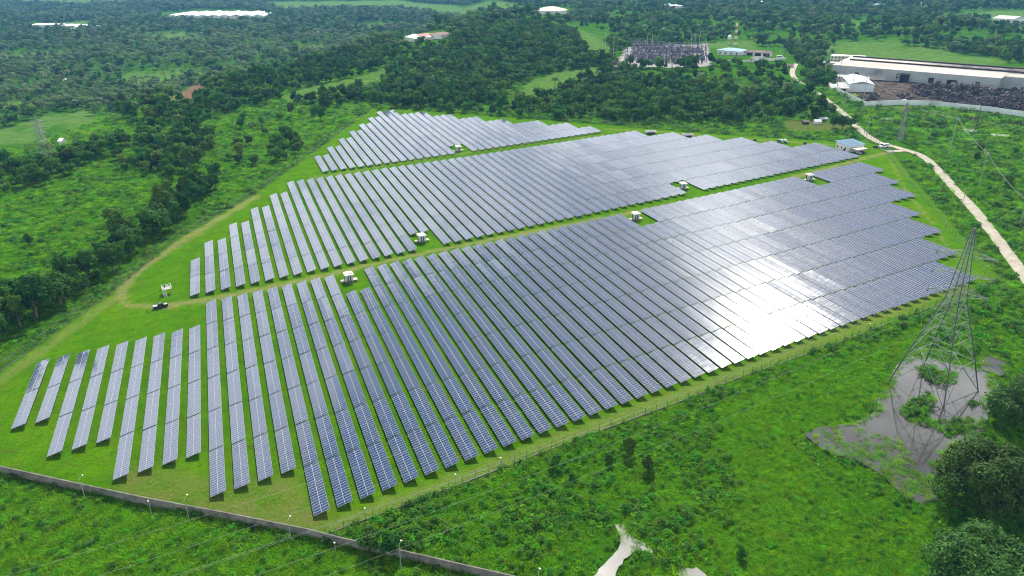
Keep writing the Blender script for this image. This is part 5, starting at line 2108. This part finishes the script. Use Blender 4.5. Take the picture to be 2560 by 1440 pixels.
POLES = [((2059, 206), 122, 'leaning grey pole at the road bend', 2), ((2092, 227), 150, 'thin pole left of the gabled shed', 2), ((2124, 256), 174, 'thin pole in front of the open shed', 2), ((2153, 278), 186, 'tall thin pole at the factory wall corner', 2),
         ((2436, 333), 227, 'very tall dark pole standing in the milky pool', 1), ((2372, 386), 291, 'grey pole in the middle of the right meadow', 2), ((2446, 468), 379, 'grey pole on the right meadow beside the pale strip', 2), ((2549, 567), 500, 'grey pole nearest the right edge of the picture', 2),
         ((2161, 372), 291, 'thin pole behind the site office', 1), ((2108, 280), 245, 'short pole beside the concrete road', 1), ((1512, 157), 82, 'tall pole left of the switchyard', 3), ((1533, 155), 92, 'second tall pole left of the switchyard', 2),
         ((1617, 128), 86, 'left tall mast over the switchyard', 0), ((1629, 132), 86, 'second tall mast over the switchyard', 0), ((1726, 128), 88, 'third tall mast over the switchyard', 0), ((1735, 130), 84, 'fourth tall mast over the switchyard', 0), ((1746, 138), 78, 'tallest mast at the right of the switchyard', 0),
         ((1915, 160), 116, 'pole before the vehicle shelter', 2), ((1948, 158), 116, 'pole right of the vehicle shelter', 1), ((1962, 140), 98, 'far pole beside the dark trees', 2), ((1770, 150), 108, 'pole between switchyard and control house', 1), ((2405, 515), 470, 'short leaning pole on the right meadow', 1), ((232, 356), 326, 'slim pole on the slope beside the left valley grove', 1), ((2216, 398), 360, 'thin pole beside the gate', 1)]
ptop = {}
for (pb, vt, lb, ca) in POLES:
    p_ = G(*pb)
    h = height_to(p_, vt)
    root = empty('utility_pole', (p_.x, p_.y, p_.z), R(-30), lb, 'pole', 'poles')
    far_ = (p_ - Vector(CAM)).length
    rr_ = max(0.13, far_ * 0.00028)
    m_ = MB()
    m_.tube([(0, 0, -0.5), (0, 0, h * 0.5), (0, 0, h)], [rr_ * 1.3, rr_ * 1.1, rr_ * 0.8], 7)
    m_.build('shaft', M['steel'] if 'dark' not in lb else M['dark'], root)
    for k in range(ca):
        m_ = MB()
        m_.box((0, 0, h - 0.5 - 1.3 * k), (2.6, 0.16, 0.18))
        for x in (-1.2, 0, 1.2):
            m_.bar((x, 0, h - 0.5 - 1.3 * k), (x, 0, h - 0.1 - 1.3 * k), 0.12)
        m_.build('cross_arm', M['steel'], root)
    ptop[pb] = Vector((p_.x, p_.y, p_.z + h))
lp = G(2250, 351)
lh = height_to(lp, 256)
lattice_tower((lp.x, lp.y), lh, 1.6, 1.2, lh * 0.6, (lh * 0.78, lh * 0.9), 2.6, R(-30), 'slim twin legged lattice pole on the right meadow', 0.22, 0.14, 0.8)
lt = Vector((lp.x, lp.y, lp.z + lh))
rt_ = [lt, ptop[(2372, 386)], ptop[(2446, 468)], ptop[(2549, 567)], ptop[(2549, 567)] + Vector((25, -60, 0))]
sp_ = []
for a, b in zip(rt_, rt_[1:]):
    for o_ in (-1.2, 0, 1.2):
        e = Vector((o_ * 0.8, o_ * 0.5, -0.4))
        sp_.append((a + e, b + e, 2.0))
line_thing('overhead_line', sp_, 'power lines strung pole to pole over the right meadow', 0.03)
rt_ = [ptop[(2059, 206)], ptop[(2092, 227)], ptop[(2124, 256)], ptop[(2153, 278)], lt]
sp_ = []
for a, b in zip(rt_, rt_[1:]):
    for o_ in (-1.2, 0, 1.2):
        e = Vector((o_ * 0.8, o_ * 0.5, -0.4))
        sp_.append((a + e, b + e, 1.5))
line_thing('overhead_line', sp_, 'power lines along the poles by the factory corner', 0.03)

# water tower and striped mast behind the control house
p_ = G(1822, 112)
h = height_to(p_, 87)
root = empty('water_tower', p_, 0, 'white water tower behind the blue roofed control house', 'water tower')
for x in (-2, 2):
    for y in (-2, 2):
        m_ = MB()
        m_.bar((x * 1.3, y * 1.3, -1), (x, y, h * 0.6), 0.5)
        m_.build('leg', M['grey'], root)
m_ = MB()
m_.tube([(0, 0, h * .55), (0, 0, h * .6), (0, 0, h * .85), (0, 0, h * .95), (0, 0, h)], [2.2, 3.0, 3.0, 2.3, 0.5], 14)
m_.build('tank', M['white'], root, smooth_=True)
p_ = G(1837, 113)
h = height_to(p_, 58)
root = empty('radio_mast', p_, 0, 'red and white striped radio mast beside the water tower', 'mast')
for k in range(7):
    m_ = MB()
    a, b = h * k / 7, h * (k + 1) / 7
    w0, w1 = 2.2 - 1.6 * k / 7, 2.2 - 1.6 * (k + 1) / 7
    for s in ((-1, -1), (1, -1), (1, 1), (-1, 1)):
        m_.bar((s[0] * w0, s[1] * w0, a), (s[0] * w1, s[1] * w1, b), 0.4)
    m_.bar((-w0, -w0, a), (w1, -w1, b), 0.3)
    m_.bar((w0, -w0, a), (-w1, -w1, b), 0.3)
    m_.bar((-w0, w0, a), (-w1, -w1, b), 0.3)
    m_.build('section', M['red'] if k % 2 else M['white'], root)
p_ = G(1950, 146)
tr_ = make_van('white truck parked beyond the right of the vehicle shelter')
place(tr_, p_, R(-50), 1.7)
wall_thing('low_wall', GP([(1912, 153), (1965, 150)]), 3.0, 0.3, M['white'], 'low white wall in front of the parked white truck', 'wall')
wall_thing('low_wall', GP([(1780, 152), (1850, 154), (1910, 158)]), 1.6, 0.3, M['wall_pale'], 'pale low wall along the lawn before the control house', 'wall')


def sheet(name, px, mat, dz):
    w_ = GP(px)
    m_ = MB()
    # a draped grid so that it follows the ground
    xs_ = [a for a, _ in w_]
    ys_ = [b for _, b in w_]
    st_ = 6.0
    gx, gy = np.meshgrid(np.arange(min(xs_), max(xs_) + st_, st_), np.arange(min(ys_), max(ys_) + st_, st_))
    zz = hgt(gx, gy) + dz
    ny_, nx_ = gx.shape
    vs = np.stack([gx, gy, zz], -1).reshape(-1, 3)
    cx_, cy_ = gx[:-1, :-1] + st_ / 2, gy[:-1, :-1] + st_ / 2
    ins = pip(w_, cx_, cy_)
    fs = [(r_ * nx_ + c_, r_ * nx_ + c_ + 1, (r_ + 1) * nx_ + c_ + 1, (r_ + 1) * nx_ + c_) for r_, c_ in zip(*np.nonzero(ins))]
    m_.add(vs, fs)
    return tag(m_.build(name, mat), kind='structure')


sheet('gravel_yard', [(1530, 168), (1572, 118), (1768, 108), (1778, 166), (1660, 170)], M['gravel'], 0.5)
sheet('paved_yard', [(1868, 158), (1882, 142), (1912, 142), (1912, 158)], M['asphalt'], 0.6)

# switchyard: steel gantries in rows, and the mass of small gear under them
ga_, gb_, gc_ = Vector((*g2(1566, 158), 0)), Vector((*g2(1755, 156), 0)), Vector((*g2(1592, 120), 0))


def make_gantry():
    root = empty('switchyard_gantry', (0, 0, 0))
    for x in (-5, 5):
        m_ = MB()
        for s in ((-.5, -.5), (.5, -.5), (.5, .5), (-.5, .5)):
            m_.bar((x + s[0], s[1], -0.5), (x + s[0] * .4, s[1] * .4, 11), 0.22)
        for k in range(5):
            m_.bar((x - .5, -.5, k * 2.1), (x + .45, -.45, k * 2.1 + 2.1), 0.14)
        m_.build('post', M['gantry'], root)
    m_ = MB()
    m_.box((0, 0, 10.6), (10.4, 0.7, 0.5))
    m_.build('beam', M['gantry'], root)
    return root


g0 = make_gantry()
n_ = 0
cu, cw = (gb_ - ga_) / 8, (gc_ - ga_) / 5
for a in range(9):
    for b in range(6):
        q_ = ga_ + cu * a + cw * b
        e = g0 if n_ == 0 else copy_tree(g0)
        place(e, (q_.x, q_.y, gz(q_.x, q_.y)), math.atan2(cu.y, cu.x) + (0 if (a + b) % 3 else math.pi / 2))
        tag(e, 'grey switchyard gantry, %s in from the left in the %s row back' % (ordinal(a + 1), ordinal(b + 1)), 'gantry', 'gantries of the switchyard')
        n_ += 1
gear = []
for k in range(3):
    m_ = MB()
    if k == 0:
        m_.box((0, 0, 1.2), (2.4, 1.6, 2.4))
        for x in (-.7, 0, .7):
            m_.tube([(x, 0, 2.4), (x, 0, 4.4)], [0.25, 0.12], 6)
    elif k == 1:
        for x in (-1.5, 0, 1.5):
            m_.bar((x, 0, 0), (x, 0, 2.6), 0.3)
            m_.tube([(x, 0, 2.6), (x, 0, 5.2)], [0.3, 0.16], 6)
        m_.box((0, 0, 5.3), (4.2, 0.3, 0.25))
    else:
        m_.bar((-1.2, 0, 0), (-1.2, 0, 5), 0.3)
        m_.bar((1.2, 0, 0), (1.2, 0, 5), 0.3)
        m_.box((0, 0, 5), (3.4, 0.5, 0.5))
    gear.append(m_.build('switchgear', M['dark'] if k == 1 else M['gantry'], link=False))
gear.sort(key=lambda o: o.name)
P_, R_, S_, I_ = [], [], [], []
for k in range(520):
    a, b = random.uniform(-0.2, 8.2), random.uniform(-0.4, 5.3)
    q_ = ga_ + cu * a + cw * b
    P_.append((q_.x, q_.y, gz(q_.x, q_.y) + 0.3))
    R_.append((0, 0, math.atan2(cu.y, cu.x) + (math.pi / 2) * random.randrange(2)))
    s = random.uniform(0.9, 1.5)
    S_.append((s, s, s))
    I_.append(random.randrange(3))
scatter('switchyard_equipment', P_, R_, S_, I_, gear, 'dense grey insulators and switchgear standing in the substation yard', 'switchgear')

# scrap heaps before the factory
chunks = []
for k in range(4):
    r_ = random.Random(k)
    m_ = MB()
    for _ in range(5):
        Mx = Matrix.Rotation(r_.uniform(0, 3), 4, (r_.uniform(-1, 1), r_.uniform(-1, 1), r_.uniform(-1, 1) + .01))
        m_.box((r_.uniform(-1, 1), r_.uniform(-1, 1), r_.uniform(-.3, .8)), (r_.uniform(.5, 3), r_.uniform(.3, 1.6), r_.uniform(.1, .8)), 0, 0, Mx)
    chunks.append(m_.build('scrap_piece', M['scrap'] if k < 3 else M['scrap2'], link=False))
chunks.sort(key=lambda o: o.name)
HEAPS = [GP(p) for p in ([(2268, 214), (2340, 212), (2420, 222), (2560, 232), (2700, 240), (2700, 285), (2560, 276), (2440, 264), (2390, 262), (2350, 250), (2290, 240)], [(2236, 240), (2262, 234), (2285, 244), (2262, 252)], [(2145, 240), (2190, 236), (2200, 246), (2160, 254)])]
P_, R_, S_, I_ = [], [], [], []
for poly, n in zip(HEAPS, (2600, 90, 90)):
    x0, x1 = min(a for a, _ in poly), max(a for a, _ in poly)
    y0, y1 = min(b for _, b in poly), max(b for _, b in poly)
    x, y = rng.uniform(x0, x1, n * 4), rng.uniform(y0, y1, n * 4)
    k_ = pip(poly, x, y) & (wav(x, y, 45, 77) + 0.6 * wav(x, y, 16, 78) > -0.35)
    x, y = x[k_][:n], y[k_][:n]
    d_, _, _ = seg_dist(x, y, poly + [poly[0]])
    pile = np.minimum(d_ * 0.35, 4.5) * np.clip(0.7 + 0.8 * wav(x, y, 30, 79), 0.1, 1.5)
    for a, b, c in zip(x, y, pile):
        P_.append((a, b, gz(a, b) + random.uniform(0, 1) * float(c) + 0.2))
        R_.append((random.uniform(-.6, .6), random.uniform(-.6, .6), random.uniform(0, 6.28)))
        s = random.uniform(0.5, 1.35)
        S_.append((s, s, s))
        I_.append(random.randrange(4))
scatter('scrap_heap', P_, R_, S_, I_, chunks, 'dark tangled scrap metal heaped on the ground before the factory', 'scrap')
for (u, v, vt, lb) in ((2440, 224, 203, 'rusty crane frame standing in the scrap heaps'), (2344, 216, 200, 'dark conveyor frame against the factory wall')):
    p_ = G(u, v)
    h = height_to(p_, vt)
    root = empty('scrap_crane', p_, R(20), lb, 'crane')
    m_ = MB()
    for s in ((-2.5, -1.6), (2.5, -1.6), (2.5, 1.6), (-2.5, 1.6)):
        m_.bar((s[0], s[1], -1), (s[0] * .6, s[1] * .6, h * .8), 0.5)
    for k in range(3):
        m_.bar((-2.3, -1.5, h * .25 * k), (2, -1.2, h * .25 * (k + 1)), 0.3)
        m_.bar((2.3, -1.5, h * .25 * k), (-2, -1.2, h * .25 * (k + 1)), 0.3)
    m_.build('frame', M['scrap2'], root)
    m_ = MB()
    m_.box((0, 0, h * .85), (3.6, 2.6, h * .18))
    m_.bar((0, 0, h * .9), (-4.5, -2, h * 1.0), 0.6)
    m_.build('cabin', M['scrap'], root)
for (u, v, w__, lb) in ((2258, 256, 26, 'white sheeted pile on the scrap yard near the wall'), (2390, 262, 8, 'small white sheet of scrap by the yard wall'), (2194, 236, 7, 'white scrap vehicle body left on the yard')):
    p_ = G(u, v)
    m_ = MB()
    s = w__ / 2.6
    m_.add([(-s / 2, -s * .3, 0), (s / 2, -s * .3, 0), (s / 2, s * .3, 0), (-s / 2, s * .3, 0), (-s * .3, 0, s * .22), (s * .25, 0.1, s * .26)], [(0, 1, 5, 4), (1, 2, 5), (2, 3, 4, 5), (3, 0, 4)])
    o = m_.build('sheeted_pile', M['white'])
    o.location = p_ + Vector((0, 0, 0.3))
    tag(o, lb, 'pile')

# small panel roofed shelters on the far lawn
for (u, v, lb) in ((1627, 336, 'small solar roofed shelter on the far lawn, left one'), (1719, 344, 'small solar roofed shelter on the far lawn, right one')):
    p_ = G(u, v)
    root = empty('solar_shelter', (p_.x, p_.y, 0), R(-18), lb, 'shelter', 'shelters on the far lawn')
    m_ = MB()
    m_.add([(-4.2, -1.8, 2.0), (4.2, -1.8, 2.0), (4.2, 1.9, 3.0), (-4.2, 1.9, 3.0)], [(0, 1, 2, 3), (3, 2, 1, 0)])
    m_.build('roof', M['alu'], root)
    for x in (-3.2, 3.2):
        m_ = MB()
        m_.bar((x, 0, -0.2), (x, 0, 2.4), 0.22)
        m_.build('post', M['rack'], root)
    m_ = MB()
    m_.box((0, 0.3, 0.9), (6.2, 1.8, 1.8))  # dark block standing in for the shade under the roof
    m_.build('equipment_box', M['dark'], root)
for (u, v, lb) in ((1887, 353, 'small dark cabinet on the far lawn left of the tank truck'), (2012, 361, 'small dark cabinet on the far lawn right of the tank truck')):
    p_ = G(u, v)
    root = empty('cabinet', (p_.x, p_.y, 0), R(-18), lb, 'cabinet')
    m_ = MB()
    m_.box((0, 0, 0.95), (1.6, 1.2, 1.5))
    m_.build('box', M['dark'], root)
    m_ = MB()
    m_.box((0, 0, 0.1), (1.3, 1.0, 0.3))
    m_.build('plinth', M['concrete'], root)

# ------------------------------------------------------------------ the three big trees of the right corner
for k, (u, v, wd_, hh, lm, lb) in enumerate((((2452), 1268, 22, 17, 'leaf_big', 'huge round dark tree beside the marsh in the right corner'), (2572, 1072, 20, 15, 'leaf_big', 'huge dark tree cut by the right edge beside the pond'), (2445, 1515, 24, 15, 'leaf_big', 'broad green tree filling the bottom right corner'))):
    p_ = G(u, v)
    base = hh * 0.12
    lobes = crown_lobes(hh, wd_, base, 300 + k, 16, 1.0)
    r_ = random.Random(k + 5)
    for q_ in range(22):
        a = r_.uniform(0, 6.28)
        e = r_.uniform(-0.2, 1.2)
        rr_ = wd_ * 0.42
        lobes.append((rr_ * math.cos(a) * math.cos(e), rr_ * math.sin(a) * math.cos(e), hh * 0.5 + hh * 0.42 * math.sin(e), wd_ * 0.11, wd_ * 0.11, wd_ * 0.09))
    e = empty('big_tree', (p_.x, p_.y, 0), 0, lb, 'tree', 'big trees of the right corner')
    c_ = bpy.data.objects.new('crown', leaf_mesh('crown', leaf_quads(lobes, 26000, 0.32, 400 + k, 0.8), M[lm]))
    COL.objects.link(c_)
    c_.parent = e
    trunk_mb(hh, wd_, base, lobes[:12], 0.55).build('trunk', M['bark'], e)
